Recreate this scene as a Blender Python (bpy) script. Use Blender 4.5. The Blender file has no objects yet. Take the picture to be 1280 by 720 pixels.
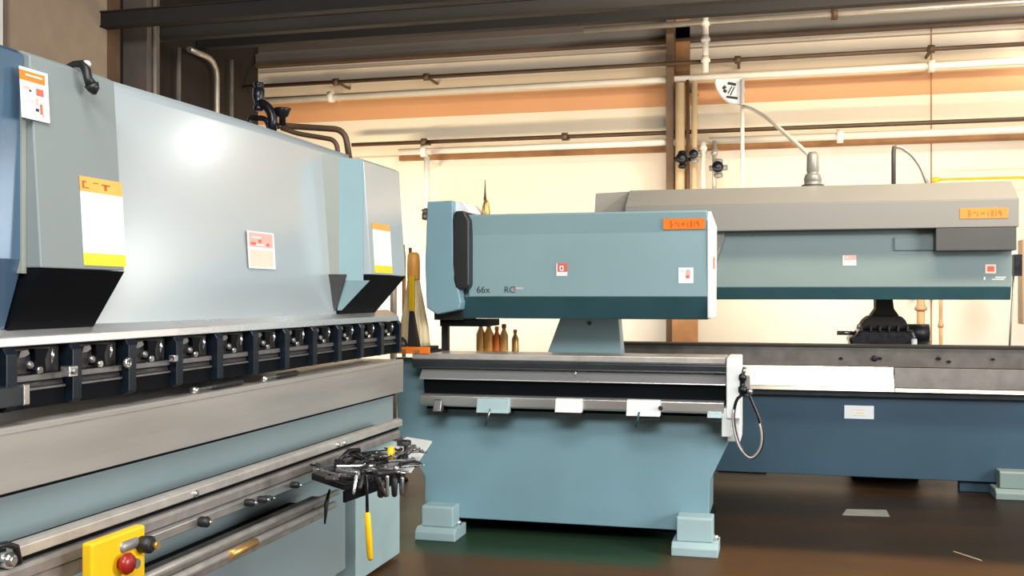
import bpy, bmesh, math, random
from mathutils import Vector, Matrix
random.seed(4)
PI = math.pi
COL = bpy.context.scene.collection
# ------------------------------------------------------------------ camera geometry (metres, X across, Y deep, Z up)
F, HZ, CAMZ = 1300.0, 368.0, 1.5
A = math.atan(336.0 / F); SA, CA = math.sin(A), math.cos(A)
def _r(u): return (u - 640.0) / F
def dep(u, Y): return Y / (SA * _r(u) + CA)
def gx(u, Y): return Y * (CA * _r(u) - SA) / (SA * _r(u) + CA)
def gz(u, v, Y): return CAMZ - (v - HZ) / F * dep(u, Y)
def py(u, v, Y): return Vector((gx(u, Y), Y, gz(u, v, Y)))
def ly(u, X):  return X * (SA * _r(u) + CA) / (CA * _r(u) - SA)        # Y on the plane X
def px(u, v, X):
    Y = ly(u, X); return Vector((X, Y, gz(u, v, Y)))

# ------------------------------------------------------------------ materials
def nodes_mat(name):
    m = bpy.data.materials.new(name); m.use_nodes = True
    nt = m.node_tree; return m, nt, nt.nodes['Principled BSDF']
def mat(name, col, rough=.5, metal=0.0, var=.06, scale=6.0, rvar=.06, bump=0.0, coat=0.0, stretch=(1,1,1), spec=.5):
    m, nt, b = nodes_mat(name)
    tc = nt.nodes.new('ShaderNodeTexCoord'); mp = nt.nodes.new('ShaderNodeMapping')
    mp.inputs['Scale'].default_value = stretch
    nt.links.new(tc.outputs['Object'], mp.inputs['Vector'])
    n = nt.nodes.new('ShaderNodeTexNoise'); n.inputs['Scale'].default_value = scale; n.inputs['Detail'].default_value = 5
    nt.links.new(mp.outputs['Vector'], n.inputs['Vector'])
    cr = nt.nodes.new('ShaderNodeMapRange'); cr.inputs['From Min'].default_value = .3; cr.inputs['From Max'].default_value = .7
    cr.inputs['To Min'].default_value = 1 - var; cr.inputs['To Max'].default_value = 1 + var
    nt.links.new(n.outputs['Fac'], cr.inputs['Value'])
    mx = nt.nodes.new('ShaderNodeVectorMath'); mx.operation = 'SCALE'
    mx.inputs[0].default_value = col[:3]; nt.links.new(cr.outputs['Result'], mx.inputs['Scale'])
    nt.links.new(mx.outputs['Vector'], b.inputs['Base Color'])
    rr = nt.nodes.new('ShaderNodeMapRange'); rr.inputs['To Min'].default_value = max(.02, rough - rvar); rr.inputs['To Max'].default_value = rough + rvar
    nt.links.new(n.outputs['Fac'], rr.inputs['Value']); nt.links.new(rr.outputs['Result'], b.inputs['Roughness'])
    b.inputs['Metallic'].default_value = metal; b.inputs['Coat Weight'].default_value = coat
    b.inputs['Coat Roughness'].default_value = .17; b.inputs['Specular IOR Level'].default_value = spec
    if bump:
        bp = nt.nodes.new('ShaderNodeBump'); bp.inputs['Strength'].default_value = bump; bp.inputs['Distance'].default_value = .01
        nt.links.new(n.outputs['Fac'], bp.inputs['Height']); nt.links.new(bp.outputs['Normal'], b.inputs['Normal'])
    return m
def emit(name, col, s):
    m, nt, b = nodes_mat(name)
    b.inputs['Base Color'].default_value = (*col, 1); b.inputs['Emission Color'].default_value = (*col, 1); b.inputs['Emission Strength'].default_value = s
    return m
M = {}
M['paint_big']   = mat('grey_green_paint', (.43,.485,.495), .24, metal=.08, var=.0, scale=1.2, rvar=.0, coat=.7, spec=.9)
M['paint_near_dim'] = mat('near_housing_dimmed_paint', (.22,.25,.245), .50, var=.02, scale=1.2)  # ram's grey green, darkened: dimmer light at the near end put into colour
M['paint_apron'] = mat('apron_paint', (.255,.32,.325), .40, var=.04, scale=1.5)
M['paint_olive'] = mat('olive_grey_paint', (.27,.29,.25), .45, var=.04)
M['paint_blue']  = mat('blue_paint', (.085,.155,.235), .22, metal=.3, var=.04, coat=.5)
M['paint_mid']   = mat('teal_paint', (.245,.365,.385), .38, var=.04, scale=2, coat=.15)
M['paint_mid_body'] = mat('teal_body_paint', (.21,.355,.405), .42, var=.06, scale=2.5)
M['paint_pale']  = mat('pale_teal_paint', (.40,.54,.55), .42, var=.05)
M['dark_teal']  = mat('dark_teal_with_shade', (.022,.072,.085), .45, var=.08)  # rams' down-facing shade put into the colour; also small dark fittings
M['hood_grey']   = mat('warm_grey_paint', (.205,.20,.185), .42, var=.03, scale=1.5)
M['hood_top_sheen']    = mat('grey_paint_with_sheen', (.32,.31,.285), .30, var=.03, scale=1.5, coat=.5)  # lighter than the hood grey: wall reflection put into the colour
M['paint_far']   = mat('far_teal_paint', (.19,.255,.25), .42, var=.04, scale=2)
M['paint_navy']  = mat('navy_paint', (.030,.070,.108), .45, var=.10, scale=1.6)
M['dark_box']    = mat('charcoal_paint', (.055,.055,.053), .5)
M['flat_black']        = mat('black_paint', (.003,.0035,.005), .6, spec=.1)  # black parts, and strips standing in for shade in gaps
M['black']       = mat('black_rubber', (.012,.012,.013), .45)
M['white_paint'] = mat('white_paint', (.80,.82,.80), .45, var=.03)
M['clamp_steel'] = mat('dark_oiled_steel', (.06,.057,.055), .38, metal=.5, var=.25, scale=22, rvar=.1)
M['clamp_edge']  = mat('worn_grey_steel', (.26,.25,.25), .35, metal=.8, var=.2, scale=18)
M['clamp_post']  = mat('blue_black_steel', (.008,.014,.022), .3, metal=.3, var=.3, scale=12)
M['plate']       = mat('ground_steel_plate', (.47,.435,.39), .42, metal=.55, var=.10, scale=3, rvar=.08, stretch=(1,.4,4))
M['steel']       = mat('brushed_steel', (.62,.60,.57), .32, metal=.85, var=.10, scale=9, stretch=(.3,1,1))
M['polish']      = mat('polished_steel', (.78,.77,.75), .28, metal=.75, var=.05, scale=4, stretch=(.3,1,1))
M['rail_steel']  = mat('rail_steel', (.66,.61,.55), .36, metal=.6, var=.12, scale=14)
M['rail_dull']   = mat('dull_rail_steel', (.32,.29,.265), .45, metal=.5, var=.2, scale=16)
M['table_dark']  = mat('dark_table_steel', (.05,.058,.064), .33, metal=.6, var=.15, scale=6)
M['chrome']      = mat('bright_steel', (.75,.75,.74), .2, metal=.95, var=.1, scale=20)
M['tool_steel']  = mat('tool_steel', (.30,.30,.31), .28, metal=.9, var=.35, scale=30)
M['tool_black']  = mat('blackened_tool_steel', (.03,.03,.035), .3, metal=.7, var=.3, scale=30)
M['yellow']      = mat('yellow_plastic', (.90,.55,.01), .4, var=.04)
M['orange']      = mat('orange_paint', (.95,.22,.02), .42, var=.05)
M['orange_lt']   = mat('light_orange_plastic', (.95,.42,.08), .4, var=.08)
M['red']         = mat('dark_red_plastic', (.30,.015,.012), .3)
M['red_ink']     = mat('red_ink', (.75,.13,.08), .6)
M['ink']         = mat('black_ink', (.03,.03,.035), .6)
M['column_grey'] = mat('column_grey_brown', (.15,.12,.10), .6, var=.1)
M['tan_pipe']    = mat('tan_painted_pipe', (.62,.45,.25), .5, var=.1)
M['column_brown']= mat('dark_brown_steel', (.13,.075,.04), .6, var=.2, scale=4)
M['plate_ink']   = mat('worn_plate_ink', (.62,.12,.01), .6)
M['amber']       = mat('amber_plastic', (.80,.42,.10), .35, var=.1)
M['table_mid']   = mat('dark_grey_table_steel', (.13,.12,.11), .4, metal=.4, var=.2, scale=10)
M['old_pipe']    = mat('old_tan_pipe', (.42,.27,.15), .6, var=.25, scale=6)
M['brown_ink']   = mat('brown_ink', (.45,.12,.02), .6)
M['grey_ink']    = mat('grey_ink', (.55,.55,.55), .6)
M['pink_ink']    = mat('pink_ink', (.85,.45,.38), .6)
M['peach_ink']   = mat('peach_ink', (.88,.66,.52), .6)
M['paper']       = mat('sticker_white', (.86,.86,.84), .5, var=.02)
M['yellow_ink']  = mat('sticker_yellow', (.90,.72,.03), .5, var=.03)
M['brass']       = mat('brass', (.65,.38,.12), .35, metal=.7, var=.15)
M['wrap']        = mat('cloudy_plastic', (.90,.72,.42), .4, var=.2, scale=9, stretch=(4,4,.6))
M['wrap'].node_tree.nodes['Principled BSDF'].inputs['Transmission Weight'].default_value = .25
M['pipe_dark']   = mat('dark_brown_pipe', (.10,.055,.028), .5, var=.2)
M['pipe_white']  = mat('cream_painted_pipe', (.80,.74,.64), .38, var=.05)
M['pipe_grey']   = mat('galvanised_pipe', (.48,.43,.37), .38, metal=.5, var=.12)
M['rust']        = mat('rust_painted_steel', (.32,.155,.06), .6, var=.25, scale=5)
M['girder']      = mat('painted_girder', (.040,.034,.028), .7, var=.15, scale=2)
M['girt']        = mat('wall_girt_paint', (.115,.10,.085), .6, var=.1, scale=2)
M['girder_dark'] = mat('dark_girder', (.013,.010,.008), .7, var=.2, scale=2)
M['gland']       = mat('grey_cable_gland', (.28,.28,.25), .4, metal=.3, var=.15)
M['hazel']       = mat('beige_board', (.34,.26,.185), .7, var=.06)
M['umber']       = mat('umber_board', (.016,.011,.007), .75, var=.2, scale=2)

def wall_mat():
    m, nt, b = nodes_mat('cream_wall_paint')
    L = nt.links.new; N = nt.nodes.new
    geo = N('ShaderNodeTexCoord'); sep = N('ShaderNodeSeparateXYZ'); L(geo.outputs['Object'], sep.inputs[0])
    ramp = N('ShaderNodeValToRGB'); mr = N('ShaderNodeMapRange'); mr.inputs['From Max'].default_value = 5.0
    L(sep.outputs['Z'], mr.inputs['Value']); L(mr.outputs['Result'], ramp.inputs['Fac'])
    cs = [(0,(.82,.78,.70)),(1.95,(.80,.69,.55)),(3.03,(.62,.42,.24)),(3.06,(.80,.68,.50)),(3.465,(.66,.32,.14)),(3.707,(.74,.60,.42)),(3.88,(.80,.70,.56)),(4.17,(.20,.15,.105)),(4.30,(.12,.09,.07))]  # palest lowest band: strong light on the lower wall put into colour
    r = ramp.color_ramp; r.interpolation = 'CONSTANT'
    while len(r.elements) > 1: r.elements.remove(r.elements[-1])
    r.elements[0].position = 0; r.elements[0].color = (*cs[0][1], 1)
    for z, c in cs[1:]:
        e = r.elements.new(z / 5.0); e.color = (*c, 1)
    # vertical panel joints
    n = N('ShaderNodeTexNoise'); n.inputs['Scale'].default_value = 1.3; n.inputs['Detail'].default_value = 6
    L(geo.outputs['Object'], n.inputs['Vector'])
    v = N('ShaderNodeMapRange'); v.inputs['To Min'].default_value = .9; v.inputs['To Max'].default_value = 1.08; L(n.outputs['Fac'], v.inputs['Value'])
    mul = N('ShaderNodeVectorMath'); mul.operation = 'SCALE'; L(ramp.outputs['Color'], mul.inputs[0]); L(v.outputs['Result'], mul.inputs['Scale'])
    L(mul.outputs['Vector'], b.inputs['Base Color']); b.inputs['Roughness'].default_value = .65
    return m
M['wall'] = wall_mat()
def floor_mat():
    m, nt, b = nodes_mat('oil_stained_concrete')
    L = nt.links.new; N = nt.nodes.new
    tc = N('ShaderNodeTexCoord'); mp = N('ShaderNodeMapping'); mp.inputs['Scale'].default_value = (.45,1.0,1); L(tc.outputs['Object'], mp.inputs['Vector'])
    n = N('ShaderNodeTexNoise'); n.inputs['Scale'].default_value = 1.1; n.inputs['Detail'].default_value = 8; n.inputs['Roughness'].default_value = .6
    L(mp.outputs['Vector'], n.inputs['Vector'])
    r = N('ShaderNodeValToRGB'); L(n.outputs['Fac'], r.inputs['Fac'])
    r.color_ramp.elements[0].position = .36; r.color_ramp.elements[0].color = (.012,.008,.004,1)
    r.color_ramp.elements[1].position = .70; r.color_ramp.elements[1].color = (.035,.020,.010,1)
    # green floor under the middle machine: its teal reflection put into colour
    sep = N('ShaderNodeSeparateXYZ'); L(tc.outputs['Object'], sep.inputs[0])
    def band(sock, lo, hi, soft):
        a = N('ShaderNodeMapRange'); a.interpolation_type = 'SMOOTHSTEP'; a.inputs['From Min'].default_value = lo - soft; a.inputs['From Max'].default_value = lo + soft; L(sock, a.inputs['Value'])
        c = N('ShaderNodeMapRange'); c.interpolation_type = 'SMOOTHSTEP'; c.inputs['From Min'].default_value = hi - soft; c.inputs['From Max'].default_value = hi + soft
        c.inputs['To Min'].default_value = 1; c.inputs['To Max'].default_value = 0; L(sock, c.inputs['Value'])
        mm = N('ShaderNodeMath'); mm.operation = 'MULTIPLY'; L(a.outputs['Result'], mm.inputs[0]); L(c.outputs['Result'], mm.inputs[1]); return mm.outputs[0]
    bx = band(sep.outputs['X'], -2.6, -.62, .12); by = band(sep.outputs['Y'], 5.72, 8.0, .12)
    mm = N('ShaderNodeMath'); mm.operation = 'MULTIPLY'; L(bx, mm.inputs[0]); L(by, mm.inputs[1])
    mix = N('ShaderNodeMix'); mix.data_type = 'RGBA'; L(mm.outputs[0], mix.inputs['Factor']); mix.inputs['B'].default_value = (.030,.062,.034,1)
    aisle = band(sep.outputs['Y'], -5, 6.30, .14)
    am = N('ShaderNodeMath'); am.operation = 'MULTIPLY'; L(aisle, am.inputs[0]); L(r.outputs['Alpha'], am.inputs[1])
    ar = N('ShaderNodeMapRange'); ar.inputs['From Min'].default_value = .3; ar.inputs['From Max'].default_value = .7; ar.inputs['To Min'].default_value = .3; ar.inputs['To Max'].default_value = .95
    L(n.outputs['Fac'], ar.inputs['Value']); L(ar.outputs['Result'], am.inputs[1])
    mix2 = N('ShaderNodeMix'); mix2.data_type = 'RGBA'; L(am.outputs[0], mix2.inputs['Factor']); L(r.outputs['Color'], mix2.inputs['A']); mix2.inputs['B'].default_value = (.125,.060,.020,1)
    L(mix2.outputs['Result'], mix.inputs['A']); L(mix.outputs['Result'], b.inputs['Base Color'])
    rr = N('ShaderNodeMapRange'); rr.inputs['To Min'].default_value = .26; rr.inputs['To Max'].default_value = .5; L(n.outputs['Fac'], rr.inputs['Value']); L(rr.outputs['Result'], b.inputs['Roughness'])
    b.inputs['Specular IOR Level'].default_value = .06
    return m
M['floor'] = floor_mat()

# ------------------------------------------------------------------ mesh builder
class MB:
    def __init__(s): s.bm = bmesh.new(); s.mats = []
    def _mi(s, m):
        if m not in s.mats: s.mats.append(m)
        return s.mats.index(m)
    def _face(s, vs, mi, smooth=False):
        try:
            f = s.bm.faces.new(vs); f.material_index = mi; f.smooth = smooth
        except ValueError: pass
    def hull8(s, p, m):
        v = [s.bm.verts.new(q) for q in p]; mi = s._mi(m)
        for q in ((0,3,2,1),(4,5,6,7),(0,1,5,4),(1,2,6,5),(2,3,7,6),(3,0,4,7)): s._face([v[i] for i in q], mi)
        return s
    def box(s, x0, x1, y0, y1, z0, z1, m):
        return s.hull8([(x0,y0,z0),(x1,y0,z0),(x1,y1,z0),(x0,y1,z0),(x0,y0,z1),(x1,y0,z1),(x1,y1,z1),(x0,y1,z1)], m)
    def prism(s, pts, axis, a, b, m, top=None):
        """pts 2-D polygon: axis 'x' -> (y,z); 'y' -> (x,z); 'z' -> (x,y). top = optional polygon at b"""
        def P(q, t): return {'x': (t, q[0], q[1]), 'y': (q[0], t, q[1]), 'z': (q[0], q[1], t)}[axis]
        top = top or pts; mi = s._mi(m)
        A_ = [s.bm.verts.new(P(q, a)) for q in pts]; B_ = [s.bm.verts.new(P(q, b)) for q in top]
        s._face(A_, mi); s._face(list(reversed(B_)), mi)
        n = len(pts)
        for i in range(n): s._face([A_[i], B_[i], B_[(i+1) % n], A_[(i+1) % n]], mi)
        return s
    def tube(s, path, r, m, n=12, smooth=True):
        P = [Vector(p) for p in path]; R = r if isinstance(r, (list, tuple)) else [r] * len(P); mi = s._mi(m)
        rings = []; up = None
        for i, p in enumerate(P):
            t = (P[min(i+1, len(P)-1)] - P[max(i-1, 0)]).normalized()
            if up is None:
                up = t.cross(Vector((0,0,1)) if abs(t.z) < .9 else Vector((1,0,0))).normalized()
            else:
                up = (up - t * up.dot(t)).normalized()
            w = t.cross(up)
            rings.append([s.bm.verts.new(p + (up * math.cos(k*2*PI/n) + w * math.sin(k*2*PI/n)) * R[i]) for k in range(n)])
        for a, b in zip(rings, rings[1:]):
            for k in range(n): s._face([a[k], a[(k+1) % n], b[(k+1) % n], b[k]], mi, smooth)
        s._face(list(reversed(rings[0])), mi); s._face(rings[-1], mi)
        return s
    def cyl(s, p, q, r, m, n=16, r2=None):
        return s.tube([p, q], [r, r if r2 is None else r2], m, n)
    def lathe(s, o, prof, m, n=24, axis='z'):
        o = Vector(o); d = {'z': Vector((0,0,1)), 'x': Vector((1,0,0)), 'y': Vector((0,-1,0))}[axis]
        e1 = {'z': Vector((1,0,0)), 'x': Vector((0,1,0)), 'y': Vector((1,0,0))}[axis]; e2 = d.cross(e1); mi = s._mi(m)
        rings = [[s.bm.verts.new(o + d*h + (e1*math.cos(k*2*PI/n) + e2*math.sin(k*2*PI/n))*max(r, .0004)) for k in range(n)] for r, h in prof]
        for a, b in zip(rings, rings[1:]):
            for k in range(n): s._face([a[k], a[(k+1) % n], b[(k+1) % n], b[k]], mi, True)
        s._face(list(reversed(rings[0])), mi); s._face(rings[-1], mi)
        return s
    def build(s, name, parent=None, bevel=0, loc=None, seg=2):
        bmesh.ops.recalc_face_normals(s.bm, faces=s.bm.faces)
        me = bpy.data.meshes.new(name); 
        if loc is not None: bmesh.ops.translate(s.bm, verts=s.bm.verts, vec=-Vector(loc))
        s.bm.to_mesh(me); s.bm.free()
        for m in s.mats: me.materials.append(M[m])
        o = bpy.data.objects.new(name, me); COL.objects.link(o)
        if loc is not None: o.location = loc
        if parent: o.parent = parent
        if bevel:
            b = o.modifiers.new('bevel', 'BEVEL'); b.width = bevel; b.segments = seg; b.limit_method = 'ANGLE'; b.angle_limit = math.radians(35); b.harden_normals = False
        return o
def tag(o, label, cat, group=None):
    o['label'] = label; o['category'] = cat
    if group: o['group'] = group
    return o
def thing(name, label, cat, group=None):
    o = bpy.data.objects.new(name, None); COL.objects.link(o); return tag(o, label, cat, group)
def struct(name, mb, bevel=0):
    o = mb.build(name, bevel=bevel); o['kind'] = 'structure'; return o
def rebase(o, base):
    """put an Empty at the thing's base, its parts staying where they are"""
    o.location = base
    for c in o.children: c.location = Vector(c.location) - Vector(base)
def text_mesh(s, size, m, name, parent, mw):
    cu = bpy.data.curves.new(name, 'FONT'); cu.body = s; cu.size = size; cu.extrude = .0006; cu.align_x = 'CENTER'; cu.align_y = 'CENTER'
    t = bpy.data.objects.new(name, cu); COL.objects.link(t); dg = bpy.context.evaluated_depsgraph_get()
    me = bpy.data.meshes.new_from_object(t.evaluated_get(dg)); bpy.data.objects.remove(t)
    me.transform(mw); me.materials.clear(); me.materials.append(M[m])
    o = bpy.data.objects.new(name, me); COL.objects.link(o); o.parent = parent; return o

# ================================================================== THE ROOM
XL, XR, YB, YF, ZC = -5.9, 5.6, 11.0, -3.5, 5.0
struct('floor', MB().box(XL-.2, XR+.2, YF-.2, YB+.2, -.1, 0, 'floor'))
struct('ceiling', MB().box(XL-.2, XR+.2, YF-.2, YB+.2, ZC, ZC+.1, 'umber'))
struct('wall_back', MB().box(XL-.2, XR+.2, YB, YB+.15, 0, ZC, 'wall'))
struct('wall_left', MB().box(XL-.15, XL, YF, YB, 0, ZC, 'umber'))  # low light on this side is put into the near-black colour
struct('wall_right', MB().box(XR, XR+.15, YF, YB, 0, ZC, 'hazel'))
struct('wall_front', MB().box(XL-.2, XR+.2, YF-.15, YF, 0, ZC, 'hazel'))
# left wall: lit window, beige pier, edge board, pillar
M['sky_pane'] = emit('daylit_pane', (.95,.90,.97), 1.1)
w = MB(); w.box(XL, XL+.02, 5.55, 6.74, 1.2, 4.7, 'sky_pane')
w.box(XL, XL+.06, 6.74, 6.82, 1.1, 4.8, 'white_paint'); w.box(XL, XL+.06, 5.47, 5.55, 1.1, 4.8, 'white_paint')
w.box(XL, XL+.06, 5.55, 6.74, 1.1, 1.2, 'white_paint'); w.box(XL, XL+.06, 5.55, 6.74, 4.7, 4.8, 'white_paint')
struct('window_1', w)
struct('trim_1', MB().box(XL, XL+.10, 6.86, 8.05, 0, ZC, 'hazel'))
struct('trim_2', MB().box(XL, XL+.08, 8.05, 8.27, 0, ZC, 'column_brown'))
p = thing('steel_pillar', 'grey brown square column rising behind the tall left press, with a thin conduit down its face', 'column')
MB().box(XL, XL+.26, 8.42, 8.62, 0, ZC, 'column_grey').build('post', p, .006)
MB().cyl((XL+.285, 8.5, 1.0), (XL+.285, 8.5, ZC), .018, 'pipe_grey').build('conduit', p)
MB().box(XL+.26, XL+.31, 8.46, 8.56, 4.05, 4.10, 'pipe_grey').build('bracket', p)
# panel joints on the back wall
for k, u in enumerate((1164,)):
    struct('trim_3', MB().box(gx(u,YB)-.006, gx(u,YB)+.006, YB-.006, YB, 0, 4.28, 'rust'))

w = MB(); x0_, x1_, z0_, z1_ = 3.75, 5.45, 1.55, 3.25
w.box(x0_-.08,x0_,10.93,YB,z0_-.08,z1_+.08,'white_paint'); w.box(x1_,x1_+.08,10.93,YB,z0_-.08,z1_+.08,'white_paint'); w.box(x0_,x1_,10.93,YB,z1_,z1_+.08,'white_paint'); w.box(x0_,x1_,10.93,YB,z0_-.08,z0_,'white_paint')
struct('window_2', w)
def wz(v, Y=10.85): return gz(1000, v, Y)
def run_pipe(name, z, r, m, Y, x0, x1, clamps, label, cat='pipe', cm='pipe_dark', up=0):
    t = thing(name, label, cat)
    MB().cyl((x0, Y, z), (x1, Y, z), r, m, 14).build('tube', t)
    for x in clamps:
        c = MB(); c.tube([(x-.03, Y, z), (x+.03, Y, z)], r*1.9, cm, 12); c.box(x-.012, x+.012, Y-.01, (Y+.01 if up else YB-.004), z-.012, z+(up or .012), cm); c.build('pipe_clamp', t)
    return t
run_pipe('water_pipe', wz(70.5,10.62), .021, 'pipe_dark', 10.62, XL+.02, XR-.02, (gx(420,10.62), gx(533,10.62), gx(922,10.62), gx(1164,10.62)), 'thin dark pipe running along the wall just above the upper white pipe')
run_pipe('water_pipe', wz(91,10.78), .033, 'pipe_white', 10.78, gx(330,10.78), XR-.02, (gx(414,10.78), gx(1164,10.78)), 'upper of the two white pipes, along the top edge of the orange wall band', cm='pipe_white')
run_pipe('water_pipe', wz(159.5,10.8), .022, 'pipe_dark', 10.80, gx(440,10.8), XR-.02, (gx(530,10.8), gx(706,10.8)), 'thin dark brown pipe across the cream wall between orange band and lower white pipe', cm='pipe_dark')
run_pipe('water_pipe', wz(172,10.72), .034, 'pipe_white', 10.72, gx(499,10.72), gx(858,10.72), (gx(530,10.72),), 'lower white pipe on the cream wall, left of the rusty column', cm='pipe_white')
run_pipe('water_pipe', wz(172,10.72), .036, 'pipe_white', 10.72, gx(886,10.72), XR-.02, (gx(1050,10.72),), 'lower white pipe on the cream wall, right of the rusty column', cm='pipe_white')
# overhead girders along X
def girder(name, Y, z0, z1, m, label, x0=XL+.02, x1=XR-.02, fl=.11):
    t = thing(name, label, 'beam')
    MB().box(x0, x1, Y-.04, Y+.04, z0+.012, z1-.012, m).build('web', t)
    MB().box(x0, x1, Y-fl/2, Y+fl/2, z0, z0+.012, m).build('flange', t)
    MB().box(x0, x1, Y-fl/2, Y+fl/2, z1-.012, z1, m).build('flange', t)
    return t
girder('ceiling_beam', 8.8, gz(640,21,8.8), gz(640,2,8.8), 'girder', 'nearest pale grey steel beam crossing overhead along the top edge of the picture')
girder('ceiling_beam', 9.7, gz(640,36,9.7), gz(640,14,9.7), 'girder_dark', 'dark steel beam overhead, just behind and below the pale grey one')
girder('ceiling_beam', 8.0, gz(640,-2,8), gz(640,-24,8), 'girder_dark', 'dark overhead beam at the very top edge of the picture')
run_pipe('overhead_pipe', wz(20.5,10.5), .03, 'pipe_grey', 10.5, gx(730,10.5), XR-.02, (gx(1043,10.5),), 'grey pipe running under the overhead beams, highest pipe on the right', cm='pipe_dark', up=ZC-wz(20.5,10.5)-.002)
b_ = MB(); b_.box(XL+.02, XR-.02, 10.90, YB-.004, wz(38.5,10.9), wz(24.5,10.9), 'girt'); b_.box(XL+.02, XR-.02, 10.87, YB-.004, wz(42,10.87), wz(38.5,10.87), 'pipe_dark')
tag(b_.build('girt_board'), 'grey brown horizontal board along the top of the cream wall with dark lower lip', 'board')
b_ = MB(); b_.box(XL+.02, XR-.02, 10.97, YB, wz(52,10.97), wz(51,10.97), 'hazel')
b_.build('trim_4')['kind'] = 'structure'
b_ = MB(); b_.box(gx(499,10.95), XR-.02, 10.94, YB, wz(184,10.95), wz(177,10.95), 'rust')
b_.build('trim_5')['kind'] = 'structure'

run_pipe('water_pipe', gz(1230,223,10.8), .012, 'yellow', 10.80, gx(1170,10.8), XR-.02, (gx(1170,10.8),), 'thin yellow line along the wall just above the right end of the right press hood', cm='yellow')
# rusty column with conduits
t = thing('steel_column', 'rusty brown steel column on the cream wall between the middle press and the sign', 'column')
cx0, cx1 = gx(833,10.7), gx(848,10.7)
MB().box(cx0, cx0+.075, 10.66, 10.99, 0, ZC-.01, 'column_brown').build('flange', t, .004)
MB().box(cx0+.0755, gx(872,10.5), 10.50, 10.56, 0, 1.62, 'rust').build('lit_column_foot', t, .004)  # box added for the lit lower column, light put into its rust colour
MB().box(cx0+.075, cx1+.10, 10.90, 10.93, 0, ZC-.01, 'rust').build('web', t)
for u, r, v0, v1, m_, lab in ((852,.055,104,-20,'brass','wide tan conduit nearest the column'), (861,.020,150,-20,'pipe_dark','thin dark conduit'), (869,.045,190,106,'pipe_white','pale conduit on the right')):
    pass
def vpipe(u, Y, v0, v1, r, m, label, name='conduit', cat='conduit', coll=()):
    x = gx(u, Y); z0, z1 = gz(u, v0, Y), gz(u, v1, Y)
    t = thing(name, label, cat)
    MB().cyl((x,Y,z0), (x,Y,z1), r, m, 14).build('tube', t)
    if Y + r < YB - .02 and z1 < 4.2: MB().box(x-.015, x+.015, Y, YB-.004, z1-.06, z1-.03, m).build('wall_bracket', t)
    for v in coll: 
        z = gz(u, v, Y); MB().lathe((x,Y,z-.035), [(r,0),(r*1.5,.006),(r*1.6,.03),(r*1.2,.045),(r,.07)], m, 14).build('coupling', t)
    return t
vpipe(850, 10.62, 436, 104, .047, 'tan_pipe', 'widest tan vertical conduit against the rusty column')
vpipe(859.5, 10.60, 436, 100, .016, 'pipe_dark', 'thin dark vertical conduit between two tan ones by the rusty column')
vpipe(868, 10.60, 436, 103, .030, 'tan_pipe', 'narrow tan vertical conduit right of the thin dark one by the rusty column', coll=(196,))
vpipe(879, 10.62, 240, 178, .026, 'pipe_white', 'pale short conduit dropping from the lower white pipe beside the column', coll=(184,))
vpipe(928, 10.55, 250, 99, .020, 'pipe_white', 'slim cream conduit hanging below the quarter round white sign')
vpipe(882, 10.50, 91, 16, .030, 'pipe_white', 'white segmented hanger dropping from the overhead beam beside the column', coll=(74,48,28))
vpipe(533.5, 10.6, 262, 196, .030, 'pipe_white', 'white drop pipe ending in a dark socket above the middle press')
x, z = gx(532.5,10.55), gz(532.5,268,10.55)
tag(MB().lathe((x,10.58,z-.06), [(.03,0),(.055,.01),(.055,.07),(.045,.09),(.06,.1),(.06,.115),(.03,.12)], 'black', 16).build('socket'), 'dark round socket at the lower end of the white drop pipe', 'socket')
# valves
def valve(u, v, Y, label, s=1.0, m='gland'):
    p = py(u, v, Y); t = thing('pipe_valve', label, 'valve')
    MB().lathe(p+Vector((0,0,-.10*s)), [(.02*s,0),(.045*s,.01*s),(.045*s,.04*s),(.03*s,.05*s),(.06*s,.09*s),(.03*s,.14*s),(.045*s,.15*s),(.045*s,.18*s),(.02*s,.19*s)], m, 14).build('valve_body', t)
    MB().lathe(p+Vector((0,-.05*s,0)), [(.012*s,0),(.012*s,.05*s),(.055*s,.055*s),(.055*s,.075*s),(.01*s,.08*s)], 'tool_black', 14, 'y').build('handwheel', t)
    MB().cyl(p+Vector((-.09*s,0,0)), p+Vector((.09*s,0,0)), .028*s, m, 12).build('side_port', t)
    return t
valve(853, 199, 10.45, 'dark pipe valve in front of the rusty column, lower left of the pair', .95, 'tool_black')
valve(868, 194, 10.40, 'grey pipe valve in front of the rusty column, right of the dark one', .8)
valve(898, 210, 10.45, 'small valve hanging right of the rusty column below the lower white pipe', 1.0)
t = vpipe(893, 10.6, 250, 176, .022, 'pipe_grey', 'grey vertical conduit behind the small hanging valve', coll=(190,))
# sign
Y = 10.6; c = py(928, 98, Y); R_ = (gx(928,Y) - gx(894,Y))
sg = thing('round_sign', 'white quarter round sign with black symbols hanging under the upper white pipe', 'sign')
pts = [(c.x, c.z)] + [(c.x - R_*math.cos(k*PI/28), c.z - R_*math.sin(k*PI/28)) for k in range(15)]
MB().prism(pts, 'y', Y-.012, Y, 'white_paint').build('plate', sg)
ed = MB(); ed.tube([(c.x - R_*math.cos(k*PI/28), Y-.012, c.z - R_*math.sin(k*PI/28)) for k in range(15)], .008, 'grey_ink', 8); ed.build('rim', sg)
g = MB()
def q(u0,v0,u1,v1,wd):   # stroke on the sign face
    a = py(u0,v0,Y-.014); b = py(u1,v1,Y-.014); g.tube([a,b], wd, 'ink', 6, False)
q(910,104,920,106,.014); q(904,111,907,108,.016); q(905,113,908,115,.016); q(908,121,922,123,.012); q(913,119,918,109,.006); q(910,117,915,108,.006)
g.build('symbols', sg)
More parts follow.
